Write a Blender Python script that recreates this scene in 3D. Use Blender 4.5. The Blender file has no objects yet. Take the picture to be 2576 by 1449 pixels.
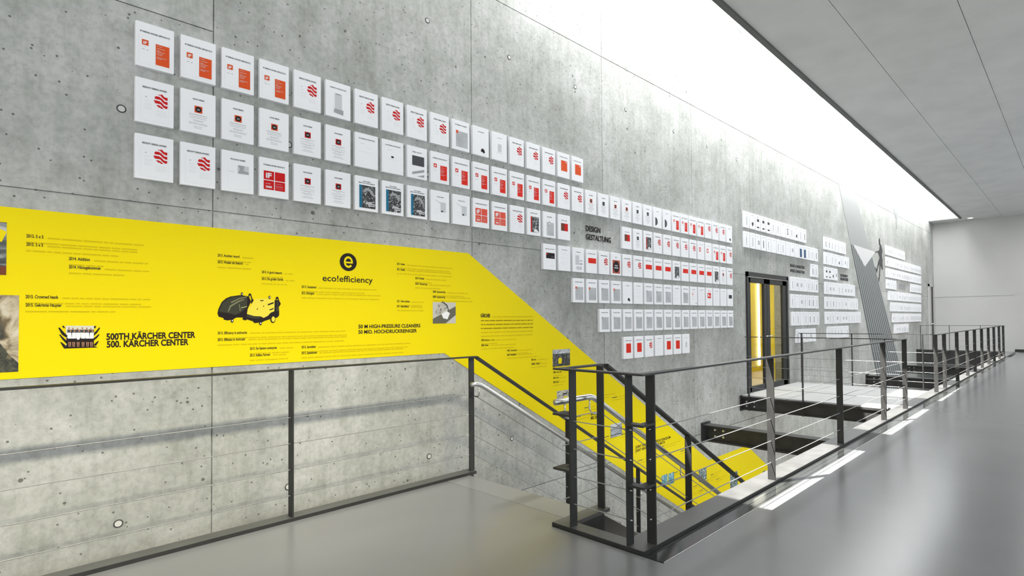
import bpy, bmesh, math, random
from mathutils import Vector, Matrix
from mathutils.geometry import tessellate_polygon
rnd = random.Random(7)
SC = bpy.context.scene
COL = SC.collection

# ---------------------------------------------------------------- camera
FPX, CX, CY = 1423.397, 1393.166, 773.630
RT = Vector((0.682205, -0.731139, 0.005853))
EYE = Vector((0, 0, 1.408))
yaw, pitch, roll = 0.8199402, 0.0212262, -0.0085883
_f = Vector((math.sin(yaw)*math.cos(pitch), math.cos(yaw)*math.cos(pitch), math.sin(pitch)))
_r = Vector((math.cos(yaw), -math.sin(yaw), 0)); _u = _r.cross(_f)
RT = _r*math.cos(roll) + _u*math.sin(roll); UP = -_r*math.sin(roll) + _u*math.cos(roll); FW = _f
cam_d = bpy.data.cameras.new('camera'); cam = bpy.data.objects.new('camera', cam_d); COL.objects.link(cam)
cam_d.sensor_width = 36; cam_d.lens = FPX/2576*36
cam_d.shift_x = (1288-CX)/2576; cam_d.shift_y = (CY-724.5)/2576
cam_d.clip_start = 0.05; cam_d.clip_end = 200
m = Matrix((RT, UP, -FW)).transposed().to_4x4(); m.translation = EYE; cam.matrix_world = m
SC.camera = cam

# ---------------------------------------------------------------- world, sun, lights, exposure
SC.view_settings.view_transform = 'Standard'; SC.view_settings.look = 'None'
SC.view_settings.gamma = 1; SC.view_settings.use_curve_mapping = False
SC.view_settings.exposure = 0.0
w = bpy.data.worlds.new('world'); SC.world = w; w.use_nodes = True
w.node_tree.nodes['Background'].inputs[0].default_value = (0.85, 0.93, 1.0, 1)
w.node_tree.nodes['Background'].inputs[1].default_value = 1.6
def light(name, kind, loc, energy, size=None, rot=None, color=(1, 1, 1)):
    d = bpy.data.lights.new(name, kind); o = bpy.data.objects.new(name, d); COL.objects.link(o)
    d.energy = energy; d.color = color; o.location = loc
    if size: d.shape = 'RECTANGLE'; d.size, d.size_y = size
    if rot: o.rotation_euler = rot
    return o
sun = light('sun', 'SUN', (5, 8, 15), 27.0, color=(1, 0.97, 0.92)); sun.data.angle = math.radians(0.35)
sun.rotation_euler = Vector((1.95, -1.0, -3.5)).to_track_quat('-Z', 'Y').to_euler()
light('skylight_daylight', 'AREA', (16.0, 3.93, 6.55), 1060, (23.2, 1.0), (math.radians(32), 0, 0), (0.97, 0.99, 1.0))
light('side_fill', 'AREA', (10, -5.85, 2.0), 330, (30, 2.2), (math.radians(90), 0, 0), (0.97, 0.99, 1.0))  # added fill from the unseen side; no window known there
light('back_fill', 'AREA', (-5.85, 0.2, 2.4), 110, (8, 3.4), (math.radians(90), 0, math.radians(-90)), (1.0, 0.97, 0.9))  # unseen fill added behind the camera to lift the landing
lw = light('landing_wall_washer', 'AREA', (.2, .3, 5.15), 58, (6.6, .22), None, (1.0, .93, .72)); lw.data.spread = math.radians(40)
lw.rotation_euler = (Vector((.2, 4.53, -.25))-Vector((.2, .3, 5.15))).to_track_quat('-Z', 'Y').to_euler()
light('far_floor_fill', 'AREA', (22, -.6, 5.25), 420, (9, 3), (0, 0, 0), (1, 1, 1))  # added to brighten the far floor; the ceiling has no opening here
light('stair_pit_fill', 'AREA', (6, 0.5, -1.2), 330, (20, 2.2), (math.radians(78), 0, 0), (1.0, 0.97, 0.88))  # added below floor level to brighten the wall beside the stair

# ---------------------------------------------------------------- materials
MATS = {}
def mat(name, col=(.8, .8, .8), rough=.5, metal=0.0, spec=.5, emit=None, build=None):
    if name in MATS: return MATS[name]
    mt = bpy.data.materials.new(name); mt.use_nodes = True; nt = mt.node_tree
    b = nt.nodes['Principled BSDF']
    b.inputs['Base Color'].default_value = (*col, 1); b.inputs['Roughness'].default_value = rough
    b.inputs['Metallic'].default_value = metal; b.inputs['Specular IOR Level'].default_value = spec
    if emit:
        b.inputs['Emission Color'].default_value = (*emit[0], 1); b.inputs['Emission Strength'].default_value = emit[1]
    if build: build(nt, b)
    MATS[name] = mt
    return mt
def N(nt, t, **kw):
    n = nt.nodes.new(t)
    for k, v in kw.items():
        if k in n.inputs: n.inputs[k].default_value = v
        else: setattr(n, k, v)
    return n
def ramp(nt, stops, fac):
    r = nt.nodes.new('ShaderNodeValToRGB'); e = r.color_ramp.elements
    while len(e) < len(stops): e.new(0.5)
    for el, (p, c) in zip(e, stops): el.position = p; el.color = (*c, 1) if len(c) == 3 else c
    nt.links.new(fac, r.inputs[0]); return r
def mix(nt, a, b, fac, mode='MIX'):
    n = nt.nodes.new('ShaderNodeMix'); n.data_type = 'RGBA'; n.blend_type = mode
    for s, v in ((n.inputs['A'], a), (n.inputs['B'], b), (n.inputs['Factor'], fac)):
        if hasattr(v, 'links'): nt.links.new(v, s)
        elif isinstance(v, (int, float)): s.default_value = v
        else: s.default_value = (*v, 1)
    return n.outputs['Result']
def concrete(nt, b):
    g = N(nt, 'ShaderNodeNewGeometry'); oi = N(nt, 'ShaderNodeObjectInfo')
    P = g.outputs['Position']
    def mapped(sx, sy, sz):
        mp = N(nt, 'ShaderNodeMapping'); mp.inputs['Scale'].default_value = (sx, sy, sz); nt.links.new(P, mp.inputs[0]); return mp.outputs[0]
    def noise(vec, scale, det, rough=.6):
        n = N(nt, 'ShaderNodeTexNoise', Scale=scale, Detail=det, Roughness=rough); nt.links.new(vec, n.inputs['Vector']); return n.outputs['Fac']
    big = noise(mapped(1, 1, 1), 1.1, 5, .65)
    c1 = ramp(nt, [(.3, (.325, .33, .305)), (.5, (.42, .425, .40)), (.7, (.53, .53, .515))], big).outputs[0]
    streak = noise(mapped(7, 1, .55), 1.6, 5, .7)
    c2 = ramp(nt, [(.3, (.80, .81, .78)), (.5, (1, 1, 1)), (.75, (1.10, 1.10, 1.12))], streak).outputs[0]
    c = mix(nt, c1, c2, .75, 'MULTIPLY')
    mid = noise(mapped(1.3, 1, 1), 5.5, 6, .72)
    c = mix(nt, c, ramp(nt, [(.33, (.78, .79, .76)), (.5, (1, 1, 1)), (.68, (1.12, 1.12, 1.13))], mid).outputs[0], .8, 'MULTIPLY')
    fine = noise(mapped(1, 1, 1), 26, 6, .7)
    c3 = ramp(nt, [(.3, (.74, .74, .74)), (.52, (1, 1, 1)), (.75, (1.14, 1.14, 1.14))], fine).outputs[0]
    c = mix(nt, c, c3, .8, 'MULTIPLY')
    # bug holes
    v = N(nt, 'ShaderNodeTexVoronoi', Scale=6.0); v.feature = 'F1'; nt.links.new(P, v.inputs['Vector'])
    v.inputs['Randomness'].default_value = 1.0
    sz = noise(mapped(1, 1, 1), 3.3, 2)
    thr = N(nt, 'ShaderNodeMapRange'); nt.links.new(sz, thr.inputs[0]); thr.inputs[1].default_value = .46; thr.inputs[2].default_value = .75
    thr.inputs[3].default_value = .05; thr.inputs[4].default_value = .13
    lt = N(nt, 'ShaderNodeMath', operation='LESS_THAN'); nt.links.new(v.outputs['Distance'], lt.inputs[0]); nt.links.new(thr.outputs[0], lt.inputs[1])
    v2 = N(nt, 'ShaderNodeTexVoronoi', Scale=15); nt.links.new(P, v2.inputs['Vector'])
    lt2 = N(nt, 'ShaderNodeMath', operation='LESS_THAN'); nt.links.new(v2.outputs['Distance'], lt2.inputs[0]); lt2.inputs[1].default_value = .10
    mx = N(nt, 'ShaderNodeMath', operation='MAXIMUM'); nt.links.new(lt.outputs[0], mx.inputs[0]); nt.links.new(lt2.outputs[0], mx.inputs[1])
    sc = N(nt, 'ShaderNodeMath', operation='MULTIPLY'); nt.links.new(mx.outputs[0], sc.inputs[0]); sc.inputs[1].default_value = .8
    c = mix(nt, c, (.07, .07, .06), sc.outputs[0])
    rr = N(nt, 'ShaderNodeMapRange'); nt.links.new(oi.outputs['Random'], rr.inputs[0]); rr.inputs[3].default_value = .93; rr.inputs[4].default_value = 1.06
    cmb = N(nt, 'ShaderNodeCombineColor')
    for i in range(3): nt.links.new(rr.outputs[0], cmb.inputs[i])
    c = mix(nt, c, cmb.outputs[0], 1.0, 'MULTIPLY')
    nt.links.new(c, b.inputs['Base Color'])
    bp = N(nt, 'ShaderNodeBump', Strength=.25, Distance=.01); nt.links.new(fine, bp.inputs['Height']); nt.links.new(bp.outputs[0], b.inputs['Normal'])
def mottled(c0, c1, scale, rlo=None, rhi=None):
    def f(nt, b):
        g = N(nt, 'ShaderNodeNewGeometry'); n = N(nt, 'ShaderNodeTexNoise', Scale=scale, Detail=4.0); nt.links.new(g.outputs['Position'], n.inputs['Vector'])
        nt.links.new(ramp(nt, [(.35, c0), (.65, c1)], n.outputs['Fac']).outputs[0], b.inputs['Base Color'])
        if rlo is not None:
            r = N(nt, 'ShaderNodeMapRange'); nt.links.new(n.outputs['Fac'], r.inputs[0]); r.inputs[3].default_value = rlo; r.inputs[4].default_value = rhi
            nt.links.new(r.outputs[0], b.inputs['Roughness'])
    return f
def photo(stops, scale, dist=1.5, sx=1, sz=1, seed=0):
    def f(nt, b):
        g = N(nt, 'ShaderNodeNewGeometry'); mp = N(nt, 'ShaderNodeMapping'); mp.inputs['Scale'].default_value = (sx, 1, sz); mp.inputs['Location'].default_value = (seed, 0, seed*2.3)
        nt.links.new(g.outputs['Position'], mp.inputs[0])
        n = N(nt, 'ShaderNodeTexNoise', Scale=scale, Detail=5.0, Distortion=dist); nt.links.new(mp.outputs[0], n.inputs['Vector'])
        nt.links.new(ramp(nt, stops, n.outputs['Fac']).outputs[0], b.inputs['Base Color'])
    return f
M_CON = mat('fair_faced_concrete', rough=.75, build=concrete)
M_FLOOR = mat('grey_resin_floor', rough=.3, build=mottled((.19, .192, .197), (.205, .207, .211), .9, .20, .24))
M_CEIL = mat('grey_ceiling_render', rough=.9, build=mottled((.60, .605, .595), (.66, .665, .655), 1.6))
M_CEILEDGE = mat('dark_ceiling_edge', (.10, .105, .10), .6)
M_PAINT = mat('white_grey_paint', rough=.8, build=mottled((.48, .475, .46), (.51, .505, .49), .8))
M_SHAFT = mat('white_shaft_paint', (.85, .85, .85), .8)
M_STEEL = mat('black_coated_steel', rough=.5, spec=.3, build=mottled((.026, .026, .0255), (.034, .034, .033), 9, .45, .55))
M_KERB = mat('grey_coated_steel', rough=.4, build=mottled((.075, .075, .073), (.10, .10, .098), 5, .3, .5))
M_CHAN = mat('polished_channel', (.035, .038, .036), .10, spec=.6)
M_INOX = mat('stainless_steel', (.62, .62, .60), .28, 1.0)
M_WIRE = mat('steel_cable', (.26, .26, .255), .5, .0)
M_BEAM = mat('dark_steel_beam', rough=.5, build=mottled((.022, .021, .02), (.035, .033, .032), 7, .4, .6))
M_BEAMTOP = mat('dusty_steel', (.05, .05, .048), .6)
M_BOLT = mat('zinc_bolt', (.7, .7, .7), .35, .8)
M_TILE = mat('pale_deck_tile', rough=.5, build=mottled((.42, .42, .42), (.46, .46, .46), 2.5))
M_BOARD = mat('white_board', (.88, .88, .90), .45)
M_YEL = mat('yellow_vinyl', (.80, .64, .0), .5, spec=.12)
M_INK = mat('black_print', (.018, .012, .012), .6, spec=.15)
M_INK2 = mat('soft_black_print', (.07, .07, .075), .6, spec=.15)
M_GREY = mat('grey_print', (.36, .37, .38), .6, spec=.15)
M_LGREY = mat('light_grey_print', (.60, .61, .63), .6, spec=.15)
M_BODY = mat('ochre_print', (.60, .46, .0), .5, spec=.12)
M_BODYD = mat('dark_ochre_print', (.30, .22, .0), .5, spec=.12)
M_RED = mat('red_print', (.72, .025, .012), .6, spec=.15)
M_RED2 = mat('deep_red_print', (.60, .01, .012), .6, spec=.15)
M_ORA = mat('orange_print', (.72, .09, .02), .6, spec=.15)
M_BRN = mat('brown_print', (.16, .05, .025), .6, spec=.15)
M_BLUE = mat('blue_print', (.015, .16, .28), .6, spec=.15)
M_DBLUE = mat('dark_blue_print', (.03, .07, .16), .6, spec=.15)
M_WHITE = mat('white_print', (.80, .80, .82), .6, spec=.15)
M_SKIN = mat('skin_print', (.45, .22, .13), .6, spec=.15)
M_STRIPE = mat('grey_stripe_print', (.11, .12, .118), .6, spec=.15)
M_HALF = mat('faint_grey_print', (.31, .325, .32), .6, spec=.15)
M_PALE = mat('pale_grey_print', (.36, .37, .365), .6, spec=.15)
M_CAVE = mat('dark_cave_photo', build=photo([(.35, (.004, .004, .004)), (.52, (.03, .03, .03)), (.66, (.5, .5, .5))], 26, 2.5))
M_STAT = mat('grey_scan', build=photo([(.3, (.38, .39, .40)), (.7, (.52, .53, .54))], 9, .3))
M_BOX = mat('yellow_room_paint', (.74, .62, .01), .6)
M_BEIGE = mat('beige_floor', (.46, .38, .26), .6)
def glassy(nt, b):
    out = nt.nodes['Material Output']; nt.nodes.remove(b)
    t = N(nt, 'ShaderNodeBsdfTransparent'); t.inputs[0].default_value = (.93, .94, .92, 1)
    g = N(nt, 'ShaderNodeBsdfGlossy', Roughness=.02); f = N(nt, 'ShaderNodeFresnel', IOR=1.5); mx = N(nt, 'ShaderNodeMixShader')
    gm = N(nt, 'ShaderNodeNewGeometry'); iv = N(nt, 'ShaderNodeMath', operation='SUBTRACT'); iv.inputs[0].default_value = 1; nt.links.new(gm.outputs['Backfacing'], iv.inputs[1]); ml = N(nt, 'ShaderNodeMath', operation='MULTIPLY'); nt.links.new(iv.outputs[0], ml.inputs[0]); nt.links.new(f.outputs[0], ml.inputs[1]); nt.links.new(ml.outputs[0], mx.inputs[0]); nt.links.new(t.outputs[0], mx.inputs[1]); nt.links.new(g.outputs[0], mx.inputs[2]); nt.links.new(mx.outputs[0], out.inputs[0])
M_GLASS = mat('door_glass', build=glassy)
M_LED = mat('white_tube_light', (1, 1, 1), emit=((1, .98, .9), 9.0))
M_LAMP = mat('downlight_lens', (1, 1, 1), emit=((1, .98, .95), 12.0))

# ---------------------------------------------------------------- helpers
def meta(o, label=None, cat=None, group=None, kind=None):
    if label: o['label'] = label
    if cat: o['category'] = cat
    if group: o['group'] = group
    if kind: o['kind'] = kind
    return o
def empty(name, loc=(0, 0, 0), **k):
    o = bpy.data.objects.new(name, None); COL.objects.link(o); o.location = loc; o.empty_display_size = .1
    return meta(o, **k)
class MB:
    def __init__(s): s.v = []; s.f = []; s.m = []; s.mats = []
    def mi(s, mt):
        if mt not in s.mats: s.mats.append(mt)
        return s.mats.index(mt)
    def box(s, x0, x1, y0, y1, z0, z1, mt):
        i = len(s.v); s.v += [(x, y, z) for x in (x0, x1) for y in (y0, y1) for z in (z0, z1)]
        for q in ((0, 1, 3, 2), (4, 6, 7, 5), (0, 4, 5, 1), (2, 3, 7, 6), (0, 2, 6, 4), (1, 5, 7, 3)):
            s.f.append([i+k for k in q]); s.m.append(s.mi(mt))
        return s
    def prism(s, pts, y0, y1, mt):          # polygon in XZ, extruded along Y
        i = len(s.v); n = len(pts)
        s.v += [(x, y0, z) for x, z in pts] + [(x, y1, z) for x, z in pts]
        k = s.mi(mt)
        for t in tessellate_polygon([[Vector((x, z, 0)) for x, z in pts]]):
            s.f.append([i+a for a in t]); s.m.append(k); s.f.append([i+n+a for a in reversed(t)]); s.m.append(k)
        for a in range(n):
            b = (a+1) % n; s.f.append([i+a, i+b, i+n+b, i+n+a]); s.m.append(k)
        return s
    def prismz(s, pts, z0, z1, mt):
        i = len(s.v); n = len(pts)
        s.v += [(x, y, z0) for x, y in pts] + [(x, y, z1) for x, y in pts]
        k = s.mi(mt)
        for t in tessellate_polygon([[Vector((x, y, 0)) for x, y in pts]]):
            s.f.append([i+a for a in t]); s.m.append(k); s.f.append([i+n+a for a in reversed(t)]); s.m.append(k)
        for a in range(n):
            b = (a+1) % n; s.f.append([i+a, i+b, i+n+b, i+n+a]); s.m.append(k)
        return s
    def flat(s, pts, y, mt):                # polygon in XZ facing -Y
        i = len(s.v); s.v += [(x, y, z) for x, z in pts]; k = s.mi(mt)
        if len(pts) == 4 or len(pts) == 3: s.f.append(list(range(i, i+len(pts)))); s.m.append(k)
        else:
            for t in tessellate_polygon([[Vector((x, z, 0)) for x, z in pts]]): s.f.append([i+a for a in t]); s.m.append(k)
        return s
    def rect(s, x0, z0, x1, z1, y, mt): return s.flat([(x0, z0), (x1, z0), (x1, z1), (x0, z1)], y, mt)
    def disc(s, cx, cz, rx, rz, y, mt, n=20): return s.flat([(cx+rx*math.cos(2*math.pi*k/n), cz+rz*math.sin(2*math.pi*k/n)) for k in range(n)], y, mt)
    def tube(s, path, r, mt, n=10, cap=True):
        k = s.mi(mt); P = [Vector(p) for p in path]; rings = []
        for a, p in enumerate(P):
            d = (P[min(a+1, len(P)-1)]-P[max(a-1, 0)]).normalized()
            h = Vector((0, 0, 1)) if abs(d.z) < .9 else Vector((1, 0, 0))
            u = d.cross(h).normalized(); v = u.cross(d).normalized()
            rr = r
            if 0 < a < len(P)-1:
                c = (P[a]-P[a-1]).normalized().dot((P[a+1]-P[a]).normalized()); rr = r/max(.5, math.sqrt((1+c)/2))
                rr = r
            i = len(s.v); s.v += [tuple(p+u*rr*math.cos(2*math.pi*q/n)+v*rr*math.sin(2*math.pi*q/n)) for q in range(n)]; rings.append(i)
        for i, j in zip(rings, rings[1:]):
            for q in range(n): s.f.append([i+q, i+(q+1) % n, j+(q+1) % n, j+q]); s.m.append(k)
        if cap:
            s.f.append([rings[0]+q for q in range(n)]); s.m.append(k); s.f.append([rings[-1]+q for q in reversed(range(n))]); s.m.append(k)
        return s
    def addmesh(s, verts, faces, mt):
        i = len(s.v); s.v += verts; k = s.mi(mt)
        for f in faces: s.f.append([i+a for a in f]); s.m.append(k)
        return s
    def mesh(s, name):
        me = bpy.data.meshes.new(name); me.from_pydata(s.v, [], s.f)
        for mt in s.mats: me.materials.append(mt)
        me.polygons.foreach_set('material_index', s.m); me.update()
        return me
    def obj(s, name, parent=None, bevel=0, smooth=False, fix=True, **k):
        me = s.mesh(name)
        if fix:
            bm = bmesh.new(); bm.from_mesh(me); bmesh.ops.recalc_face_normals(bm, faces=bm.faces); bm.to_mesh(me); bm.free()
        o = bpy.data.objects.new(name, me); COL.objects.link(o)
        if parent: o.parent = parent
        if bevel: bv = o.modifiers.new('bevel', 'BEVEL'); bv.width = bevel; bv.segments = 2; bv.limit_method = 'ANGLE'
        if smooth: me.polygons.foreach_set('use_smooth', [True]*len(me.polygons))
        return meta(o, **k)
W = 4.53                                       # plane of the concrete wall
def wp(px, py, Y=W):                           # photograph point -> (X, Z) on the vertical plane y = Y
    r = FW + RT*(px-CX)/FPX - UP*(py-CY)/FPX
    t = (Y-EYE.y)/r.y
    return (r.x*t, EYE.z + r.z*t)
# text as flat mesh ------------------------------------------------
_tc = {}
def text_geo(st, bold=0.0, space=1.0):
    key = (st, bold, space)
    if key in _tc: return _tc[key]
    cu = bpy.data.curves.new('t', 'FONT'); cu.body = st; cu.size = 1; cu.resolution_u = 3; cu.offset = bold; cu.fill_mode = 'FRONT'; cu.space_character = space
    o = bpy.data.objects.new('t', cu); COL.objects.link(o)
    me = bpy.data.meshes.new_from_object(o, depsgraph=None) if False else None
    bpy.context.view_layer.update(); dg = bpy.context.evaluated_depsgraph_get()
    me = bpy.data.meshes.new_from_object(o.evaluated_get(dg))
    vs = [(v.co.x, v.co.y) for v in me.vertices]; fs = [list(p.vertices) for p in me.polygons]
    bpy.data.objects.remove(o); bpy.data.curves.remove(cu); bpy.data.meshes.remove(me)
    xs = [v[0] for v in vs]; x0, x1 = min(xs), max(xs)
    _tc[key] = ([(v[0]-x0, v[1]) for v in vs], fs, x1-x0)
    return _tc[key]
CAPH = 0.682
def put_text(mb, st, x, z, cap, width, y, mt, bold=.02):
    vs, fs, wd = text_geo(st, bold); k = width/wd if width else cap/CAPH
    mb.addmesh([(x+a*k, y, z+b*cap/CAPH) for a, b in vs], fs, mt)
def text_px(mb, st, pl, pr, cap, y, mt, bold=.02):     # baseline from pl to pr, photo points on the wall
    (x0, z0), (x1, z1) = wp(*pl), wp(*pr); put_text(mb, st, x0, (z0+z1)/2, cap, x1-x0, y, mt, bold)
def words(mb, x0, x1, z, h, y, mt, r=rnd):             # too small to read: rows of word-length marks
    x = x0
    while x < x1-h:
        L = min(h*r.choice([1.2, 2, 2.6, 3.4, 4.5, 5.5]), x1-x)
        mb.rect(x, z, x+L, z+h*.46, y, mt); x += L+h*.42

# ================================================================ STRUCTURE
XF = 28.3; CZ = 5.308; WT = 6.95
wall = MB().box(-6.2, 10.05, W+.015, W+.27, -3.6, WT, M_CON).box(12.05, 27.05, W+.015, W+.27, -3.6, WT, M_CON) \
    .box(10.05, 12.05, W+.015, W+.27, 2.265, WT, M_CON).box(10.05, 12.05, W+.015, W+.27, -3.6, .01, M_CON) \
    .box(27.05, 28.05, W+.015, W+.27, 2.72, WT, M_CON).box(27.05, 28.05, W+.015, W+.27, -3.6, .01, M_CON).box(28.05, 28.5, W+.015, W+.27, -3.6, WT, M_CON)
wall_left = wall.obj('wall_left', kind='structure')
XJ = [-6.1, -3.43, -1.07, 1.287, 3.643, 5.807, 8.12, 10.29, 12.75, 14.95, 17.2, 19.5, 21.8, 24.1, 26.2, XF]
ZJ = [-3.6, -.46, 2.205, 4.845, WT]
holes = [(10.05, 12.05, .01, 2.265), (27.05, 28.05, .01, 2.72)]
def cut(rects, h):
    out = []
    for a, b, c, d in rects:
        if h[0] >= b or h[1] <= a or h[2] >= d or h[3] <= c: out.append((a, b, c, d)); continue
        if a < h[0]: out.append((a, h[0], c, d))
        if b > h[1]: out.append((h[1], b, c, d))
        a2, b2 = max(a, h[0]), min(b, h[1])
        if c < h[2]: out.append((a2, b2, c, h[2]))
        if d > h[3]: out.append((a2, b2, h[3], d))
    return out
for i in range(len(XJ)-1):
    zz = ZJ if XJ[i+1] > 1.3 else [-3.6, -.46, 2.205, 3.50, WT]
    for j in range(len(zz)-1):
        g = .004; rs = [(XJ[i]+g, XJ[i+1]-g, zz[j]+g, zz[j+1]-g)]
        for h in holes: rs = cut(rs, h)
        mb = MB()
        for a, b, c, d in rs: mb.box(a, b, W+rnd.uniform(0, .002), W+.02, c, d, M_CON)
        mb.obj('concrete_panel', wall_left)
# tie holes of the shuttering
pl = MB(); n = 20
for k in range(n):
    a0, a1 = 2*math.pi*k/n, 2*math.pi*(k+1)/n
    def q(r, a, y): return (r*math.cos(a), y, r*math.sin(a))
    i = len(pl.v); pl.v += [q(.027, a0, 0), q(.027, a1, 0), q(.019, a1, -.0015), q(.019, a0, -.0015)]
    pl.f.append([i, i+1, i+2, i+3]); pl.m.append(pl.mi(M_INK2))
pl.disc(0, 0, .019, .019, -.0016, mat('pale_mortar_plug', (.60, .59, .56), .7), 20)
me_tie = pl.mesh('tie_hole')
for i in range(len(XJ)-1):
    for X in ((XJ[i]+.53, XJ[i+1]-.53) if XJ[i] > -2 else ()):
        for Z in (.128, 2.80, 4.285):
            if 10 < X < 12.1 and Z < 2.3: continue
            if Z == 2.80 and (X > 9): continue
            o = bpy.data.objects.new('tie_hole', me_tie); COL.objects.link(o); o.parent = wall_left; o.location = (X, W-.0005, Z)
# other walls
MB().box(XF, XF+.3, -6.2, W+.27, -3.6, 8, M_PAINT).box(XF-.012, XF, 1.9, 4.5, 2.2, 2.21, M_GREY).obj('wall_far', kind='structure')
MB().box(XF-.02, XF, -6, 1.93, 0, .10, M_STEEL).obj('baseboard_far', kind='structure')
MB().box(-6.2, XF+.3, -6.3, -6.0, -.3, .9, M_PAINT).box(-6.2, XF+.3, -6.3, -6.0, 4.5, 8, M_PAINT).box(-6.2, -5, -6.3, -6, .9, 4.5, M_PAINT).box(25, XF+.3, -6.3, -6, .9, 4.5, M_PAINT).obj('wall_right', kind='structure')
MB().box(-6.3, -6.0, -6.3, W+.27, -3.6, .7, M_PAINT).box(-6.3, -6.0, -6.3, W+.27, 4.1, 8, M_PAINT).box(-6.3, -6, -6.3, -3.8, .7, 4.1, M_PAINT).box(-6.3, -6, 4.2, W+.27, .7, 4.1, M_PAINT).obj('wall_back', kind='structure')
wn = MB()
for k in range(9): wn.box(-5+k*3.75-.04, -5+k*3.75+.04, -6.2, -6.1, .9, 4.5, M_STEEL)
wn.box(-5, 25, -6.2, -6.1, .9, .98, M_STEEL).box(-5, 25, -6.2, -6.1, 4.42, 4.5, M_STEEL)
wn.obj('added_window_1', kind='structure')  # made-up window frame, out of view, dressing the added side fill light
# floor slabs
XE = 24.6
fl = MB().box(-6.2, 2.82, -6.2, 4.10, -.35, 0, M_FLOOR).box(2.82, XF+.2, -6.2, 1.79, -.35, 0, M_FLOOR).box(2.82, 3.25, 2.67, 4.10, -.35, 0, M_FLOOR) \
    .box(XE, XF+.2, 1.93, W+.02, -.35, 0, M_FLOOR).box(2.82, XE, 1.79, 2.08, -.35, -.006, M_KERB).box(2.82, 2.93, 1.93, 2.67, -.35, -.001, M_STEEL)
floor = fl.obj('floor', kind='structure')
MB().box(-6.2, XF+.2, -6.2, W+.02, -3.9, -3.6, M_FLOOR).obj('floor_lower', kind='structure')
MB().box(3.0, 3.245, 2.69, 4.09, 0, .0015, mat('pale_nosing', (.215, .218, .222), .3)).obj('nosing_strip', floor)
MB().box(2.83, XE, 1.793, 1.905, -.004, .001, M_CHAN).box(2.83, XE, 1.905, 1.927, -.004, -.0005, M_STEEL).box(2.83, XE, 1.787, 1.793, 0, .003, M_INOX).obj('floor_channel', floor)
MB().box(2.93, XE, 2.08, 2.095, -.48, 0, M_STEEL).box(2.93, 2.945, 2.1, 2.67, -.48, 0, M_STEEL).box(2.93, 3.25, 2.55, 2.565, -.48, 0, M_STEEL) \
    .box(-6, 3.3, 4.10, 4.115, -.48, 0, M_STEEL).box(XE-.015, XE, 1.95, W, -.3, .19, M_BEAM).obj('slab_edge_plate', floor)
# kerb plates
MB().box(-6, 3.33, 4.10, 4.215, 0, .025, M_KERB).obj('trim_1', kind='structure', bevel=.002)
kb = MB().box(2.836, XE, 1.93, 2.115, 0, .025, M_KERB).box(2.836, 2.94, 2.115, 2.56, 0, .025, M_KERB).box(2.836, 3.33, 2.56, 2.67, 0, .025, M_KERB)
kb.obj('trim_2', kind='structure')
MB().box(2.834, XE, 1.926, 1.93, -.004, .0245, M_STEEL).box(2.830, 2.836, 1.926, 2.674, 0, .0245, M_STEEL).box(2.83, 3.33, 2.67, 2.674, 0, .0245, M_STEEL).box(-6, 3.33, 4.096, 4.10, 0, .0245, M_STEEL).obj('trim_3', kind='structure')
# ceiling: strips with open joints, edge follows the skylight slot
def ey(x): return 3.217 + (x-6.38)*(3.492-3.217)/(27.6-6.38)
ceil = MB().box(-6.2, XF, -6.2, 3.0, CZ+.02, CZ+.3, M_CEIL)
ceil.prismz([(-6.2, 2.9), (-6.2, ey(-6.2)-.01), (27.5, ey(27.5)-.01), (27.5, 2.9)], CZ+.02, CZ+.3, M_CEIL)
ceil.box(27.5, XF, 2.9, W, CZ+.02, CZ+.3, M_CEIL)
ceiling = ceil.obj('ceiling', kind='structure')
yj = [2.20, 1.045, -.11, -1.265, -2.42, -3.575, -4.73, -6.0]
MB().prismz([(-6.1, yj[0]+.004), (-6.1, ey(-6.1)-.075), (27.5, ey(27.5)-.075), (XF, ey(XF)-.075), (XF, yj[0]+.004)], CZ, CZ+.02, M_CEIL).obj('ceiling_panel', ceiling)
for a, b in zip(yj, yj[1:]): MB().box(-6.1, XF, b+.004, a-.004, CZ, CZ+.02, M_CEIL).obj('ceiling_panel', ceiling)
MB().box(27.53, XF, ey(27.5)-.07, W, CZ, CZ+.02, M_CEIL).obj('ceiling_panel', ceiling)
MB().prismz([(-6.1, ey(-6.1)-.07), (-6.1, ey(-6.1)), (27.5, ey(27.5)), (27.5, ey(27.5)-.07)], CZ-.03, CZ+.02, M_CEILEDGE).obj('trim_4', kind='structure')
MB().prismz([(-6.1, ey(-6.1)-.2), (-6.1, ey(-6.1)-.02), (27.5, ey(27.5)-.02), (27.5, ey(27.5)-.2)], CZ+.3, WT, M_SHAFT).box(27.5, 27.7, 3.2, W+.01, CZ+.3, WT, M_SHAFT).box(-6.3, -6.1, 2, W+.1, CZ+.3, WT, M_SHAFT).obj('wall_skylight_shaft', kind='structure')
# roof over everything but the skylight slot, with its deep cross beams
MB().box(-6.5, XF+.5, -6.5, 3.12, WT, WT+.3, M_SHAFT).box(27.7, XF+.5, 3.0, 4.8, WT, WT+.3, M_SHAFT).obj('roof_slab', kind='structure')
roof = bpy.data.objects['roof_slab']
for k in range(-2, 8):
    x0 = 2.80+3.58*k
    x1 = x0+1.03
    if x0 > 20: x1 = 27.5  # far beams stretched to block sun from the far wall
    if x0 < 0: x0, x1 = (-6.0, .27) if k == -1 else (-6.0, -5.9)
    if x0 > 25: break
    MB().box(x0, x1, 3.22, 4.52, 6.76, 6.94, M_SHAFT).obj('roof_beam', roof)

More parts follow.
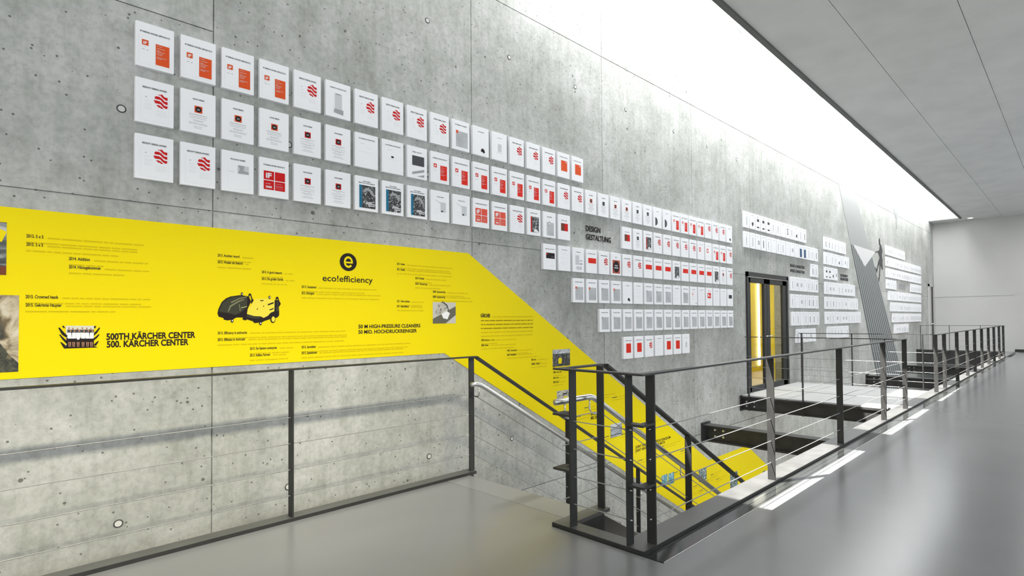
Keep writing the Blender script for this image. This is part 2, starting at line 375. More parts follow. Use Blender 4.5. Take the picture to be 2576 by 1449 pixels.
# ================================================================ DOORS
d1 = empty('door_1', (0, 0, 0), kind='structure')
def dx(px): return wp(px, 800)[0]
X0, X1 = 10.05, 12.04; g1, g2, g3, g4 = dx(1887), dx(1921), dx(1936), dx(1968); ZT = 2.265; GT = wp(1889, 711)[1]
fy0, fy1 = W-.03, W+.06
MB().box(X0, X0+.07, fy0, fy1, .01, ZT, M_STEEL).box(X1-.07, X1, fy0, fy1, .01, ZT, M_STEEL).box(X0, X1, fy0, fy1, ZT-.09, ZT, M_STEEL).box(X0+.02, X1-.02, fy0-.006, fy0, ZT-.1, ZT-.088, M_INOX).obj('door_frame', d1)
XM = (g2+g3)/2
for a, b, c, d in ((X0+.075, g1, g2, XM-.006), (XM+.006, g3, g4, X1-.075)):
    leaf = MB().box(a, b, W-.015, W+.035, .03, ZT-.1, M_STEEL).box(c, d, W-.015, W+.035, .03, ZT-.1, M_STEEL).box(a, d, W-.015, W+.035, GT, ZT-.1, M_STEEL).box(a, d, W-.015, W+.035, .03, .13, M_STEEL).obj('door_leaf', d1, bevel=.003)
    MB().box(b, c, W+.005, W+.013, .13, GT, M_GLASS).obj('glass_pane', leaf)
    hx = XM-.05 if a < XM-.5 else XM+.05
    MB().tube([(hx, W-.015, 1.05), (hx, W-.06, 1.05), (hx+(-.11 if hx < XM else .11), W-.06, 1.05)], .009, M_INOX).obj('door_handle', leaf, smooth=True)
MB().box(X0, X1, W-.02, W+.1, .0, .03, M_KERB).obj('door_sill', d1)
# yellow room behind the door
rm = MB().box(9.0, 15.5, 6.3, 6.4, 0, 3, M_BOX).box(8.9, 9.0, 4.82, 6.4, 0, 3, M_BOX).box(15.5, 15.6, 4.82, 6.4, 0, 3, M_BOX).box(8.9, 15.6, 4.8, 6.4, 3, 3.1, M_SHAFT).box(8.9, 15.6, W+.27, 6.4, -.1, 0.0, M_BEIGE)
rm.box(8.9, 10.05, 4.8, 4.82, 0, 3, M_BOX).box(12.05, 15.6, 4.8, 4.82, 0, 3, M_BOX).box(9.9, 12.2, 4.6, 4.85, -.1, .01, M_BEIGE)
rm.obj('wall_yellow_room', kind='structure')
lx = wp(1911, 800, 6.25)[0]
tl = MB().box(lx-.013, lx+.013, 6.25, 6.3, .15, 2.7, M_LED).obj('tube_light', label='white vertical light line on the yellow wall behind the glass door', cat='light')
light('yellow_room_fill', 'AREA', (11.8, 5.5, 2.9), 75, (5, .8), (0, 0, 0), (1, .98, .92))  # unseen area light added to brighten the yellow walls evenly
d2 = empty('door_2', (0, 0, 0), kind='structure')
MB().box(27.05, 27.14, W-.04, W+.06, .01, 2.72, M_PAINT).box(27.96, 28.05, W-.04, W+.06, .01, 2.72, M_PAINT).box(27.05, 28.05, W-.04, W+.06, 2.62, 2.72, M_PAINT).obj('door_frame', d2)
MB().box(27.55, 27.95, W-.02, W+.03, .02, 2.62, M_STEEL).box(27.14, 27.55, W-.02, W+.03, .02, 2.62, M_PAINT).obj('door_leaf', d2)
MB().tube([(27.45, W-.02, 1.1), (27.45, W-.08, 1.1), (27.6, W-.08, 1.1)], .014, M_INOX).obj('door_handle', d2)

# ================================================================ BEAMS AND BRIDGE
def ibeam(mb, x, y0, y1, zt, h, wd, mt, tf=.018, tw=.012):
    mb.box(x, x+wd, y0, y1, zt-tf, zt-.001, mt).box(x, x+wd, y0, y1, zt-.001, zt, M_BEAMTOP).box(x, x+wd, y0, y1, zt-h, zt-h+tf, mt).box(x+.02, x+wd-.02, y0, y1, zt-h+tf, zt-h+tf+.001, M_BEAMTOP).box(x+wd/2-tw/2, x+wd/2+tw/2, y0, y1, zt-h+tf, zt-tf, mt)
def bolts(parent, pts):
    for x, y, z in pts:
        MB().tube([(x, y, z), (x, y-.02, z)], .016, M_BOLT, 6).obj('bolt', parent)
for i, (bx, lab) in enumerate(((8.34, 'dark steel I-beam bolted to the wall below the near end of the bridge'), (17.83, 'dark steel I-beam bolted to the wall, first one beyond the bridge'), (22.3, 'dark steel I-beam bolted to the wall, farthest from the bridge'))):
    t = empty('steel_beam', (bx, 4.5, -.31), label=lab, cat='beam', group='steel beams across the void')
    z = -.31 if i == 0 else -.255
    mb = MB(); ibeam(mb, 0, -2.40, 0, z+.31, .262, .20, M_BEAM); mb.obj('beam_profile', t)
    MB().box(-.035, .235, 0, .028, z+.31-.285, z+.31+.03, M_STEEL).obj('end_plate', t)
    # web bolts near the wall on the side that faces the stairs
    for yy in (-.16, -.30):
        for zz in (-.075, -.175): MB().tube([(.094, yy, z+.31+zz), (.07, yy, z+.31+zz)], .017, M_BOLT, 8).obj('bolt', t)
br = empty('footbridge', (9.75, 3.3, 0), label='short footbridge of pale tiles leading to the yellow glass door', cat='bridge')
BX0, BX1 = 9.76, 12.46
def rel(mb): return mb
for s, x in ((0, BX0), (1, BX1-.1)):
    mb = MB().box(x-9.75, x-9.75+.1, -1.19, 1.2, -.035, -.001, M_BEAM).box(x-9.75, x-9.75+.1, -1.19, 1.2, -.24, -.222, M_BEAM)
    wx = x-9.75+(.03 if s == 0 else .06); mb.box(wx, wx+.012, -1.19, 1.2, -.222, -.035, M_BEAM); mb.box(x-9.75+(-.03 if s == 0 else 0), x-9.75+(.1 if s == 0 else .13), 1.2, 1.228, -.26, .01, M_STEEL)
    mb.obj('edge_beam', br)
for yy in (1.12, .98):
    for zz in (-.09, -.17): MB().tube([(.04, yy, zz), (.015, yy, zz)], .014, M_BOLT, 8).obj('bolt', br)
nx, ny = 2, 3
for i in range(nx):
    for j in range(ny):
        xa = BX0-9.75+.012+i*(2.676/nx); ya = -1.185+j*(2.39/ny)
        MB().box(xa+.005, xa+2.676/nx-.005, ya+.005, ya+2.39/ny-.005, -.001, .022, M_TILE).obj('deck_tile', br)

# ================================================================ RAILINGS
RZ = 1.075; KZ = .025
CH = [.148, .33, .515, .70]
ST = -.592                                         # stair gradient
def wirez(mb, a, b): mb.tube([a, b], .0034, M_WIRE, 6)
def post(parent, x, y, z0, z1, along, wd=.062, th=.012):   # along: axis of the broad side
    mb = MB()
    if along == 'Y': mb.box(x-th/2, x+th/2, y-wd/2, y+wd/2, z0, z1, M_STEEL)
    else: mb.box(x-wd/2, x+wd/2, y-th/2, y+th/2, z0, z1, M_STEEL)
    return mb.obj('post', parent, bevel=.0015)
def stub(parent, x, y, z, ax):
    d = Vector((1, 0, 0)) if ax == 'X' else Vector((0, 1, 0)); p = Vector((x, y, z))
    MB().tube([p-d*.022, p+d*.022], .0048, M_INOX, 8).obj('cable_end', parent, smooth=True)
def slope_plate(mb, x0, x1, z0, y0, y1, dep, mt):
    mb.prism([(x0, z0), (x1, z0+ST*(x1-x0)), (x1, z0+ST*(x1-x0)-dep), (x0, z0-dep)], y0, y1, mt)
# A: landing railing that turns down the stair beside the wall
rA = empty('stair_railing', (3.3, 4.16, 0), label='black cable railing on the landing edge descending along the yellow banner', cat='railing')
rA.location = (0, 0, 0)
MB().box(-5.9, 3.36, 4.105, 4.165, RZ-.012, RZ, M_STEEL).obj('handrail', rA)
hs = MB(); slope_plate(hs, 3.36, 8.6, RZ, 4.105, 4.165, .02, M_STEEL); hs.obj('handrail', rA)
for x in (-4.1, -2.15, -.25, 1.68, 3.31): post(rA, x, 4.14, KZ, RZ-.012, 'X' if x > 3 else 'Y', .058 if x > 3 else .07)
for x in (4.64, 5.97, 7.3): post(rA, x, 4.14, RZ+ST*(x-3.36)-1.3, RZ+ST*(x-3.36)-.02, 'Y', .058)
for h in CH:
    mb = MB(); wirez(mb, (-5.9, 4.14, KZ+h), (3.31, 4.14, KZ+h)); mb.obj('cable', rA); stub(rA, 3.27, 4.14, KZ+h, 'X')
    mb = MB(); wirez(mb, (3.32, 4.14, KZ+h), (8.6, 4.14, KZ+h+ST*(8.6-3.36)-.02)); mb.obj('cable', rA)
# B: gallery railing round the void, first run with the stair branch
rB = empty('gallery_railing', (0, 0, 0), label='black cable railing round the corner void, nearest the camera', cat='railing')
MB().box(2.84, 9.86, 1.93, 1.992, RZ-.012, RZ, M_STEEL).box(2.84, 2.90, 1.992, 2.605, RZ-.012, RZ, M_STEEL).box(2.84, 3.36, 2.605, 2.665, RZ-.012, RZ, M_STEEL).obj('handrail', rB)
hs = MB(); slope_plate(hs, 3.36, 8.6, RZ, 2.585, 2.645, .02, M_STEEL); hs.obj('handrail', rB)
for x in (2.975, 4.815, 6.70, 8.56, 9.82): post(rB, x, 1.965, KZ, RZ-.012, 'Y', .065)
post(rB, 2.872, 2.055, KZ, RZ-.012, 'X', .065); post(rB, 2.872, 2.515, KZ, RZ-.012, 'X', .065)
post(rB, 3.285, 2.605, KZ, RZ-.012, 'Y', .062)
for x in (4.54, 5.8, 7.1): post(rB, x, 2.605, RZ+ST*(x-3.36)-1.3, RZ+ST*(x-3.36)-.02, 'Y', .062)
for h in (.33, .70):                                # corner plates that join the paired posts
    z = KZ+h+.03
    MB().prismz([(2.838, 1.932), (2.98, 1.932), (2.98, 1.99), (2.90, 1.99), (2.90, 2.06), (2.838, 2.06)], z, z+.014, M_STEEL).obj('corner_plate', rB)
    MB().prismz([(2.838, 2.668), (2.96, 2.668), (2.96, 2.61), (2.90, 2.61), (2.90, 2.51), (2.838, 2.51)], z, z+.014, M_STEEL).obj('corner_plate', rB)
for h in CH:
    for a, b, ax in (((2.98, 1.965), (9.82, 1.965), 'X'), ((2.872, 2.06), (2.872, 2.51), 'Y'), ((2.9, 2.63), (3.285, 2.63), 'X')):
        mb = MB(); wirez(mb, (*a, KZ+h), (*b, KZ+h)); mb.obj('cable', rB)
        if a[1] < 2.5: stub(rB, a[0], a[1], KZ+h, ax)
    mb = MB(); wirez(mb, (3.29, 2.615, KZ+h), (8.6, 2.615, KZ+h+ST*(8.6-3.36)-.02)); mb.obj('cable', rB)
# C: far run beyond the bridge, turning across the end of the void
rC = empty('gallery_railing', (0, 0, 0), label='far cable railing beyond the footbridge, with pale sunlit posts', cat='railing')
MB().box(12.26, XE, 1.93, 1.992, RZ-.012, RZ, M_STEEL).box(XE-.06, XE, 1.992, 4.4, RZ-.012, RZ, M_STEEL).obj('handrail', rC)
for x in (12.29, 13.18, 14.69, 16.16, 17.41, 18.77, 20.24, 21.62, 23.07, 24.4): post(rC, x, 1.965, KZ, RZ-.012, 'Y', .065)
for y in (2.6, 3.5, 4.38): post(rC, XE-.03, y, .0, RZ-.012, 'X', .06)
for h in CH:
    mb = MB(); wirez(mb, (12.29, 1.965, KZ+h), (24.4, 1.965, KZ+h)); mb.obj('cable', rC)
    mb = MB(); wirez(mb, (XE-.03, 2.0, KZ+h), (XE-.03, 4.4, KZ+h)); mb.obj('cable', rC)
# D/E: bridge railings
for xx, y1, lab in ((9.72, 4.40, 'near side cable railing of the footbridge to the yellow door'), (12.50, 4.46, 'far side cable railing of the footbridge, behind the pale deck')):
    r = empty('bridge_railing', (0, 0, 0), label=lab, cat='railing', group='footbridge railings')
    MB().box(xx-.03, xx+.03, 2.0, y1, RZ-.012, RZ, M_STEEL).obj('handrail', r)
    for y in (2.2, 3.42, y1-.05): post(r, xx, y, -.24, RZ-.012, 'X', .055)
    for h in CH:
        mb = MB(); wirez(mb, (xx, 2.03, KZ+h), (xx, y1, KZ+h)); mb.obj('cable', r)
        stub(r, xx, 2.03, KZ+h, 'Y')
# tube handrails on the stair side
for yt, x0, ys, lab in ((4.05, 3.24, 1, 'stainless tube handrail on the wall side of the stair'), (2.72, 2.92, -1, 'stainless tube handrail on the gallery side of the stair')):
    t = empty('tube_handrail', (0, 0, 0), label=lab, cat='handrail', group='tube handrails of the stair')
    z = .826
    MB().tube([(x0, yt, z), (3.30, yt, z), (3.345, yt, z-.012), (3.40, yt, z-.042), (8.4, yt, z-.042+ST*5.0)], .0215, M_INOX, 16).obj('tube', t, smooth=True)
    yp = 4.110 if ys == 1 else 2.637
    for xb in (([3.33] if ys == 1 else [3.02, 3.30])+[4.6, 5.9, 7.2]):
        zb = z-.02 if xb < 3.35 else z-.06+ST*(xb-3.40)
        MB().tube([(xb, yt, zb), (xb, yt, zb-.075), (xb, yt+ys*.02, zb-.10), (xb, yp, zb-.10)], .0065, M_INOX, 8).obj('bracket', t, smooth=True)
# stair
st = empty('staircase', (3.25, 3.36, 0), label='dark steel staircase going down beside the concrete wall', cat='staircase'); st.location = (0, 0, 0)
for y in (2.638, 4.094):
    mb = MB(); slope_plate(mb, 3.3, 9.2, -.02, y, y+.014, .30, M_BEAM); mb.obj('stringer', st)
for k in range(20): MB().box(3.28+k*.29, 3.28+k*.29+.31, 2.652, 4.094, -.172*(k+1)-.04, -.172*(k+1), M_FLOOR).obj('tread', st)

# ================================================================ YELLOW BANNER WITH ITS PRINT
BY = W-.003; PY = BY-.0012
ban = empty('timeline_banner', (0, 0, 0), label='long yellow printed banner on the concrete wall following the stair', cat='banner')
zt, zb = .678+1.408, -.317+1.408
poly = [(-6.0, zb), (3.289, zb), (9.4, zb-.589*(9.4-3.289)), (10.9, zb-.589*(9.4-3.289)-.2), (10.76, -1.39), (10.06, -.975), (8.35, -.92), (3.588, zt), (-6.0, zt)]
poly = [(-6.0, zb), (3.289, zb), (9.6, zb-.589*(9.6-3.289)), (11.5, zb-.589*(9.6-3.289)), (11.5, -1.83), (10.0, -.925), (8.56, -.925), (3.588, zt), (-6.0, zt)]
MB().prism(poly, BY, W, M_YEL).obj('banner_sheet', ban)
def part(mb, name, **k): return mb.obj(name, ban, fix=False, **k)
heads = [  # head left, head text, head right px, body right px line 1, line 2
 (66, 597, '2015. 5 x 5', 109, 362, 345), (66, 618, '2015. 5 x 5', 108, 345, 298), (173, 654, '2014. Addition', 226, 372, 268),
 (173, 675, '2014. Hinzugekommen', 253, 375, 322), (64, 750, '2015. Crowned heads', 146, 378, 355), (64, 771, '2015. Gekrönte Häupter', 155, 380, 290),
 (547, 645, '2013. Another record', 602, 644, 631), (547, 662, '2013. Wieder ein Rekord', 610, 630, 632), (658, 687, '2013. A good measure', 709, 739, 711),
 (658, 704, '2013. Ein großer Schritt', 712, 740, 721), (758, 724, '2012. Sustained', 795, 947, 917), (758, 740, '2012. Ökologisch', 790, 957, 957),
 (547, 841, '2013. Efficiency in anthracite', 621, 875, 875), (547, 858, '2013. Effizienz in Anthrazit', 616, 876, 865),
 (628, 880, '2013. Far Eastern enterprise', 696, 737, 727), (628, 897, '2013. Aufbau Fernost', 679, 724, 726), (758, 876, '2012. Specialists', 794, 1035, 1025),
 (758, 891, '2012. Spezialisten', 797, 1015, 1015), (998, 666, '2011. Street', 1018, 1137, 1130), (998, 680, '2011. Straße', 1018, 1135, 1135),
 (1044, 702, '2010. Premier', 1067, 1122, 1085), (1044, 716, '2010. Neuerung', 1074, 1133, 1112), (1088, 736, '2009. Sponsorship', 1120, 1178, 1170),
 (1088, 749, '2009. Sponsoring', 1119, 1188, 1188), (998, 760, '2011. New markets', 1030, 1065, 1062), (998, 773, '2011. Neue Märkte', 1028, 1065, 1065),
 (1210, 858, '2008. Outdoor', 1231, 1300, 1250), (1210, 871, '2008. Garten', 1228, 1297, 1295), (1275, 884, '2007. Innovation', 1300, 1338, 1330), (1275, 895, '2007. Neuheiten', 1298, 1338, 1350),
 (1336, 907, '2006. Asia', 1348, 1378, 1365), (1336, 918, '2006. Asien', 1358, 1378, 1375), (1391, 928, '2005', 1396, 1399, 1400), (1391, 939, '2005. New site', 1412, 1425, 1415), (1391, 953, '2004. Home', 1405, 1425, 1410), (1391, 964, '2004. Haus', 1405, 1425, 1415)]
hm, bm_ = MB(), MB()
for px, py, s, hr, b1, b2 in heads:
    x0, z = wp(px, py); x1 = wp(hr, py)[0]
    hm, bm_ = MB(), MB(); put_text(hm, s, x0, z, .0185, x1-x0, PY, M_INK, .022)
    sp = .033; part(hm, 'caption_heading')
    words(bm_, x1+.02, wp(b1, py)[0], z, .017, PY, M_BODY); words(bm_, x0, wp(b2, py)[0], z-sp, .017, PY, M_BODY); part(bm_, 'caption_text')
hm, bm_ = MB(), MB()
# paragraph with the company name
x0, z0 = wp(1209, 798); x1 = wp(1340, 798)[0]
put_text(hm, 'KÄRCHER', x0, z0, .034, wp(1233, 798)[0]-x0, PY, M_INK, .04)
for k in range(7):
    words(bm_, x0 if k else wp(1239, 798)[0], x1 if k < 6 else wp(1242, 798)[0], z0-k*.0405, .022, PY, M_BODYD if k in (1, 2, 3) else M_BODY)
part(hm, 'caption_heading'); part(bm_, 'caption_text')
for k in range(26):                                   # captions down the sloping part
    f = k/26; x = 5.2+f*4.9; zc = zb-.589*(x-3.289)+rnd.choice([.25, .45, .68, .85]); L = rnd.uniform(.25, .45)
    if x > 8.4: zc = max(zc, -2.0); zc = min(zc, -1.05)
    bm_ = MB(); words(bm_, x, x+.12, zc, .02, PY, M_INK2)
    words(bm_, x+.14, x+L+.12, zc, .017, PY, M_BODY); words(bm_, x, x+L, zc-.035, .017, PY, M_BODY); part(bm_, 'caption_text')
for t_, (px, py), (qx, qy), cap in (('500TH KÄRCHER CENTER', (267, 855), (491, 849), .039), ('500. KÄRCHER CENTER', (268, 873), (474, 868), .039), ('50 M HIGH-PRESSURE CLEANERS', (901, 826), (1057, 823), .030), ('50 MIO. HOCHDRUCKREINIGER', (901, 839.5), (1048, 836), .030),
        ('1 BN EURO SALES', (1484, 1046), (1512, 1040), .038), ('1 MRD. EURO UMSATZ', (1484, 1056.5), (1520, 1048), .038), ('JOINT VENTURE IN MIDDLE KINGDOM', (1598, 1130), (1686, 1101), .034), ('JOINT VENTURE REICH DER MITTE', (1598, 1139), (1672, 1114), .034)):
    hd = MB(); text_px(hd, t_, (px, py), (qx, qy), cap, PY, M_INK, .035 if px < 300 else .026); part(hd, 'headline')
# round e emblem and its word mark
em = MB(); ex, ez = wp(875.7, 659.5); R = .0757
em.disc(ex, ez, R, R, PY, M_INK, 48)
def ring(a, rx, rz): return (ex+rx*math.cos(a), ez+rz*math.sin(a))
na = 44; A = [math.radians(-8+(322+8)*k/na) for k in range(na+1)]
for k in range(na): em.flat([ring(A[k], .024, .031), ring(A[k], .040, .049), ring(A[k+1], .040, .049), ring(A[k+1], .024, .031)], PY-.0008, M_YEL)
em.rect(ex-.030, ez-.0105, ex+.0396, ez+.0035, PY-.0009, M_YEL)
text_px(em, 'eco!efficiency', (811, 708), (937, 711), .050, PY, M_INK, .010)
part(em, 'emblem')
# pictures
def quad_px(mb, x0, yt0, x1, yb0, mt, y=PY): (a, c), (b, _) = wp(x0, yt0), wp(x1, yt0); d = wp(x0, yb0)[1]; mb.rect(a, d, b, c, y, mt); return a, d, b, c
m_ph1 = mat('race_photo', build=photo([(.3, (.01, .01, .01)), (.45, (.06, .07, .07)), (.56, (.35, .35, .34)), (.7, (.6, .6, .58))], 5, 1, .6, 2.6, 3))
m_ph2 = mat('quarry_photo', build=photo([(.3, (.03, .03, .02)), (.42, (.14, .10, .05)), (.55, (.45, .38, .26)), (.72, (.66, .62, .52))], 5, 2, 1.2, 1, 5))
m_ph4 = mat('engine_photo', build=photo([(.35, (.10, .09, .06)), (.5, (.42, .40, .34)), (.7, (.62, .6, .55))], 14, 2, 1, 1, 9))
m_ph5 = mat('crowd_photo', build=photo([(.4, (.008, .01, .01)), (.55, (.06, .06, .05)), (.72, (.4, .38, .34))], 22, 2, 1, .7, 11))
m_ph6 = mat('blue_photo', build=photo([(.4, (.03, .20, .30)), (.55, (.12, .36, .46)), (.7, (.55, .62, .62))], 12, 1, 2, .6, 2))
p = MB(); a, z = wp(17, 560); zb1 = wp(17, 692)[1]; p.rect(a-1.2, zb1, a, z, PY, m_ph1)
p.flat([(a-.4, zb1+.2), (a-.02, zb1+.19), (a, zb1+.25), (a-.1, zb1+.30), (a-.4, zb1+.31)], PY-.0006, M_YEL); p.rect(a-1.2, zb1, a, zb1+.05, PY-.0005, M_BRN)
part(p, 'photo_print', label='cropped racing photo at the left edge of the banner')
p = MB(); a, z = wp(48, 743); zb2 = wp(48, 934.5)[1]; p.rect(a-1.2, zb2, a, z, PY, m_ph2)
p.flat([(a-1.2, zb2), (a, zb2), (a, zb2+.05), (a-.04, zb2+.10), (a-.09, zb2+.19), (a-.17, zb2+.23), (a-1.2, zb2+.3)], PY-.0006, mat('dark_machine_photo', build=photo([(.35, (.01, .01, .01)), (.6, (.06, .06, .035)), (.75, (.22, .17, .08))], 18, 2, 1, 1, 4)))
part(p, 'photo_print', label='tall beige quarry photo at the left edge of the banner')
# team photo with brush strokes
p = MB()
def zq(x, y): return wp(x*320/2576, 720+y*180/1449)      # picture points measured from a detail of the photograph
def zp(pts, mt, y=PY): p.flat([zq(*q) for q in pts], y, mt)
for pts in ([(1180, 850), (1200, 830), (1290, 930), (1370, 1010), (1340, 1040), (1250, 980)], [(1195, 985), (1215, 975), (1300, 1060), (1370, 1120), (1350, 1170), (1270, 1090)], [(1215, 1130), (1240, 1130), (1330, 1200), (1300, 1255), (1280, 1240)],
            [(2010, 830), (2025, 850), (1960, 950), (1890, 1010), (1880, 970), (1950, 900)], [(2000, 965), (2010, 990), (1950, 1060), (1880, 1110), (1870, 1080)], [(2000, 1100), (1990, 1130), (1940, 1210), (1890, 1190), (1950, 1130)],
            [(1250, 810), (1290, 800), (1315, 850), (1290, 850)], [(1900, 810), (1945, 800), (1930, 850), (1900, 850)]): zp(pts, M_INK)
zp([(1330, 800), (1900, 800), (1900, 1210), (1980, 1240), (1290, 1262), (1340, 1180)], mat('team_backdrop', (.62, .60, .5), .5)); zp([(1340, 1040), (1900, 1040), (1900, 1210), (1980, 1240), (1290, 1262), (1350, 1180)], M_INK, PY-.0004)
for i, xx in enumerate((1410, 1490, 1580, 1680, 1770, 1850)):
    zp([(xx-48, 940), (xx+48, 940), (xx+40, 1060), (xx-40, 1060)], M_WHITE, PY-.0008); zp([(xx-52, 880), (xx+52, 880), (xx+46, 960), (xx-46, 960)], M_INK2, PY-.0006)
    p.disc(*zq(xx-15, 850+8*(i % 3)), .0042, .006, PY-.001, M_SKIN, 10); p.disc(*zq(xx+22, 905+6*(i % 2)), .0042, .006, PY-.001, M_SKIN, 10)
    zp([(xx-28, 1130), (xx-6, 1130), (xx-8, 1230), (xx-20, 1230)], M_SKIN, PY-.001); zp([(xx+6, 1130), (xx+28, 1130), (xx+20, 1230), (xx+8, 1230)], M_SKIN, PY-.001)
zp([(1555, 1020), (1605, 1020), (1605, 1080), (1555, 1080)], M_WHITE, PY-.0011)
part(p, 'team_picture', label='small group photo framed by black brush strokes')
# two floor cleaning machines
p = MB()
def zq(x, y): return wp(520+x*240/2576, 700+y*135/1449)
m_dk = mat('anthracite_print', (.045, .047, .03), .6, spec=.15); m_y2 = mat('machine_yellow_print', (.80, .66, .06), .6, spec=.15); m_lt = mat('olive_highlight_print', (.20, .20, .11), .6, spec=.15)
zp([(285, 950), (310, 830), (400, 640), (520, 540), (640, 490), (900, 455), (1130, 490), (1190, 620), (1150, 720), (1100, 830), (1080, 960), (1000, 1060), (800, 1060), (700, 1110), (560, 1140), (460, 1120), (440, 1070), (320, 1040)], M_INK)
zp([(330, 880), (420, 660), (560, 560), (700, 500), (930, 480), (1090, 530), (1080, 780), (900, 930), (780, 990), (560, 940), (340, 905)], m_dk, PY-.0004)
zp([(560, 900), (620, 740), (840, 610), (1000, 560), (1010, 580), (850, 650), (650, 770), (590, 900)], m_lt, PY-.0008); zp([(640, 640), (860, 540), (1080, 490), (1080, 510), (860, 570), (660, 670)], m_lt, PY-.0008)
zp([(920, 790), (1080, 750), (1080, 770), (925, 810)], mat('lime_print', (.4, .42, .12), .5), PY-.001); zp([(860, 700), (880, 700), (910, 880), (890, 890)], m_lt, PY-.001)
for cx, cy, r_, col in ((680, 1145, .012, M_WHITE), (1445, 1215, .012, M_WHITE), (945, 425, .010, M_WHITE), (1690, 515, .010, M_WHITE)):
    p.disc(*zq(cx, cy), r_*.8, r_*1.25, PY-.0012, M_INK, 16); p.disc(*zq(cx+5, cy), r_*.36, r_*.5, PY-.0016, col, 10)
zp([(1160, 770), (1230, 680), (1300, 560), (1640, 545), (1810, 590), (1850, 860), (1700, 980), (1520, 1080), (1270, 1030), (1080, 960), (1100, 850)], m_y2, PY-.0002)
zp([(980, 1000), (1060, 960), (1270, 1020), (1450, 1030), (1530, 1070), (1640, 1020), (1720, 930), (1820, 890), (1830, 590), (1930, 590), (1950, 900), (1950, 1000), (1900, 1060), (1720, 1100), (1560, 1150), (1480, 1190), (1280, 1210), (1240, 1160), (1080, 1110), (1040, 1140), (960, 1110)], M_INK, PY-.0006)
zp([(1080, 980), (1300, 1040), (1440, 1050), (1430, 1090), (1240, 1080), (1080, 1050)], m_dk, PY-.001); zp([(1850, 620), (1930, 640), (1940, 880), (1870, 900)], m_dk, PY-.001)
p.disc(*zq(1780, 1115), .0185, .026, PY-.001, M_INK, 24); p.disc(*zq(1790, 1105), .0125, .021, PY-.0014, m_y2, 24)
zp([(1640, 700), (1800, 640), (1800, 680), (1650, 735)], M_INK, PY-.001); zp([(1680, 850), (1800, 800), (1800, 830), (1700, 870)], M_INK, PY-.001); zp([(1340, 830), (1380, 810), (1380, 830), (1350, 850)], M_INK, PY-.001)
zp([(1430, 595), (1530, 590), (1520, 615), (1440, 615)], M_INK, PY-.001); zp([(1510, 750), (1545, 735), (1545, 755), (1515, 770)], M_INK, PY-.001)
for ox, oy in ((0, 0), (735, 90)):
    zp([(1120+ox, 440+oy), (1150+ox, 405+oy), (1190+ox, 420+oy), (1215+ox, 520+oy), (1260+ox, 600+oy), (1210+ox, 680+oy), (1180+ox, 680+oy), (1200+ox, 560+oy), (1170+ox, 460+oy), (1140+ox, 480+oy), (1150+ox, 680+oy), (1125+ox, 690+oy)], M_INK, PY-.0012)
part(p, 'machine_picture', label='dark and yellow floor cleaning machines printed side by side')
p = MB(); a, b, c, d = quad_px(p, 1088, 760, 1145.5, 814, mat('pale_photo', (.52, .50, .45), .5))
p.flat([(a, b), (a+(c-a)*.55, b), (c, b+(d-b)*.4), (c, b+(d-b)*.82), (a, b+(d-b)*.22)], PY-.0005, mat('olive_photo', (.10, .095, .06), .5)); p.flat([(a+.02, b+.13), (a+.08, b+.2), (a+.14, b+.21), (a+.18, b+.16), (a+.1, b+.1), (a+.04, b+.07)], PY-.0008, m_ph4)
p.flat([(a+.10, b+.09), (a+.16, b+.12), (a+.20, b+.10), (a+.17, b+.04), (a+.12, b+.05)], PY-.0009, M_WHITE); p.flat([(a+.1, b+.2), (a+.11, b+.215), (a+.17, b+.18), (a+.19, b+.12), (a+.18, b+.12), (a+.16, b+.17), (a+.115, b+.2)], PY-.001, M_INK2)
part(p, 'photo_print', label='square photo of a machine part')
p = MB(); a, b, c, d = quad_px(p, 1389.5, 880, 1433, 923, m_ph5); p.rect(a, d-.05, c, d, PY-.0004, mat('pale_sky_photo', build=photo([(.4, (.25, .27, .3)), (.6, (.55, .56, .6))], 16)))
p.flat([(a+.10, b+.03), (a+.15, b+.03), (a+.16, b+.08), (a+.14, b+.10), (a+.11, b+.10), (a+.095, b+.08)], PY-.0008, M_YEL); part(p, 'photo_print', label='dark square photo with a yellow figure')
p = MB(); a, b, c, d = quad_px(p, 1400, 984, 1446, 1020, m_ph4); p.disc((a+c)/2-.01, b+.06, .05, .035, PY-.0006, M_YEL, 14); p.rect(a+.11, d-.05, a+.17, d-.035, PY-.001, M_INK); part(p, 'photo_print', label='small photo of a yellow machine')
p = MB(); a, b, c, d = quad_px(p, 1535, 1068, 1564, 1102, mat('silver_photo', build=photo([(.35, (.12, .13, .14)), (.6, (.4, .43, .46))], 10))); p.flat([(a, d), (c, d), (a+(c-a)*.4, b+.12), (a, b+.12)], PY-.0005, M_LGREY); part(p, 'photo_print', label='silver grey building photo')
p = MB(); quad_px(p, 1664, 1197, 1678.5, 1225, m_ph6); quad_px(p, 1681, 1192, 1695, 1220, m_ph6); part(p, 'photo_print', label='pair of small blue photos')
m_mx = mat('mixed_photo', build=photo([(.38, (.01, .02, .02)), (.5, (.12, .2, .18)), (.62, (.5, .55, .6))], 16, 2))
p = MB(); quad_px(p, 1757, 1184, 1777, 1214, m_mx); part(p, 'photo_print', label='small dark green and white photo')
p = MB(); quad_px(p, 1836, 1192, 1855, 1236, m_mx); part(p, 'photo_print', label='tall narrow photo near the lower end of the banner')
p = MB(); quad_px(p, 1918, 1186, 1925, 1212, m_mx); part(p, 'photo_print', label='narrow photo at the very end of the banner')

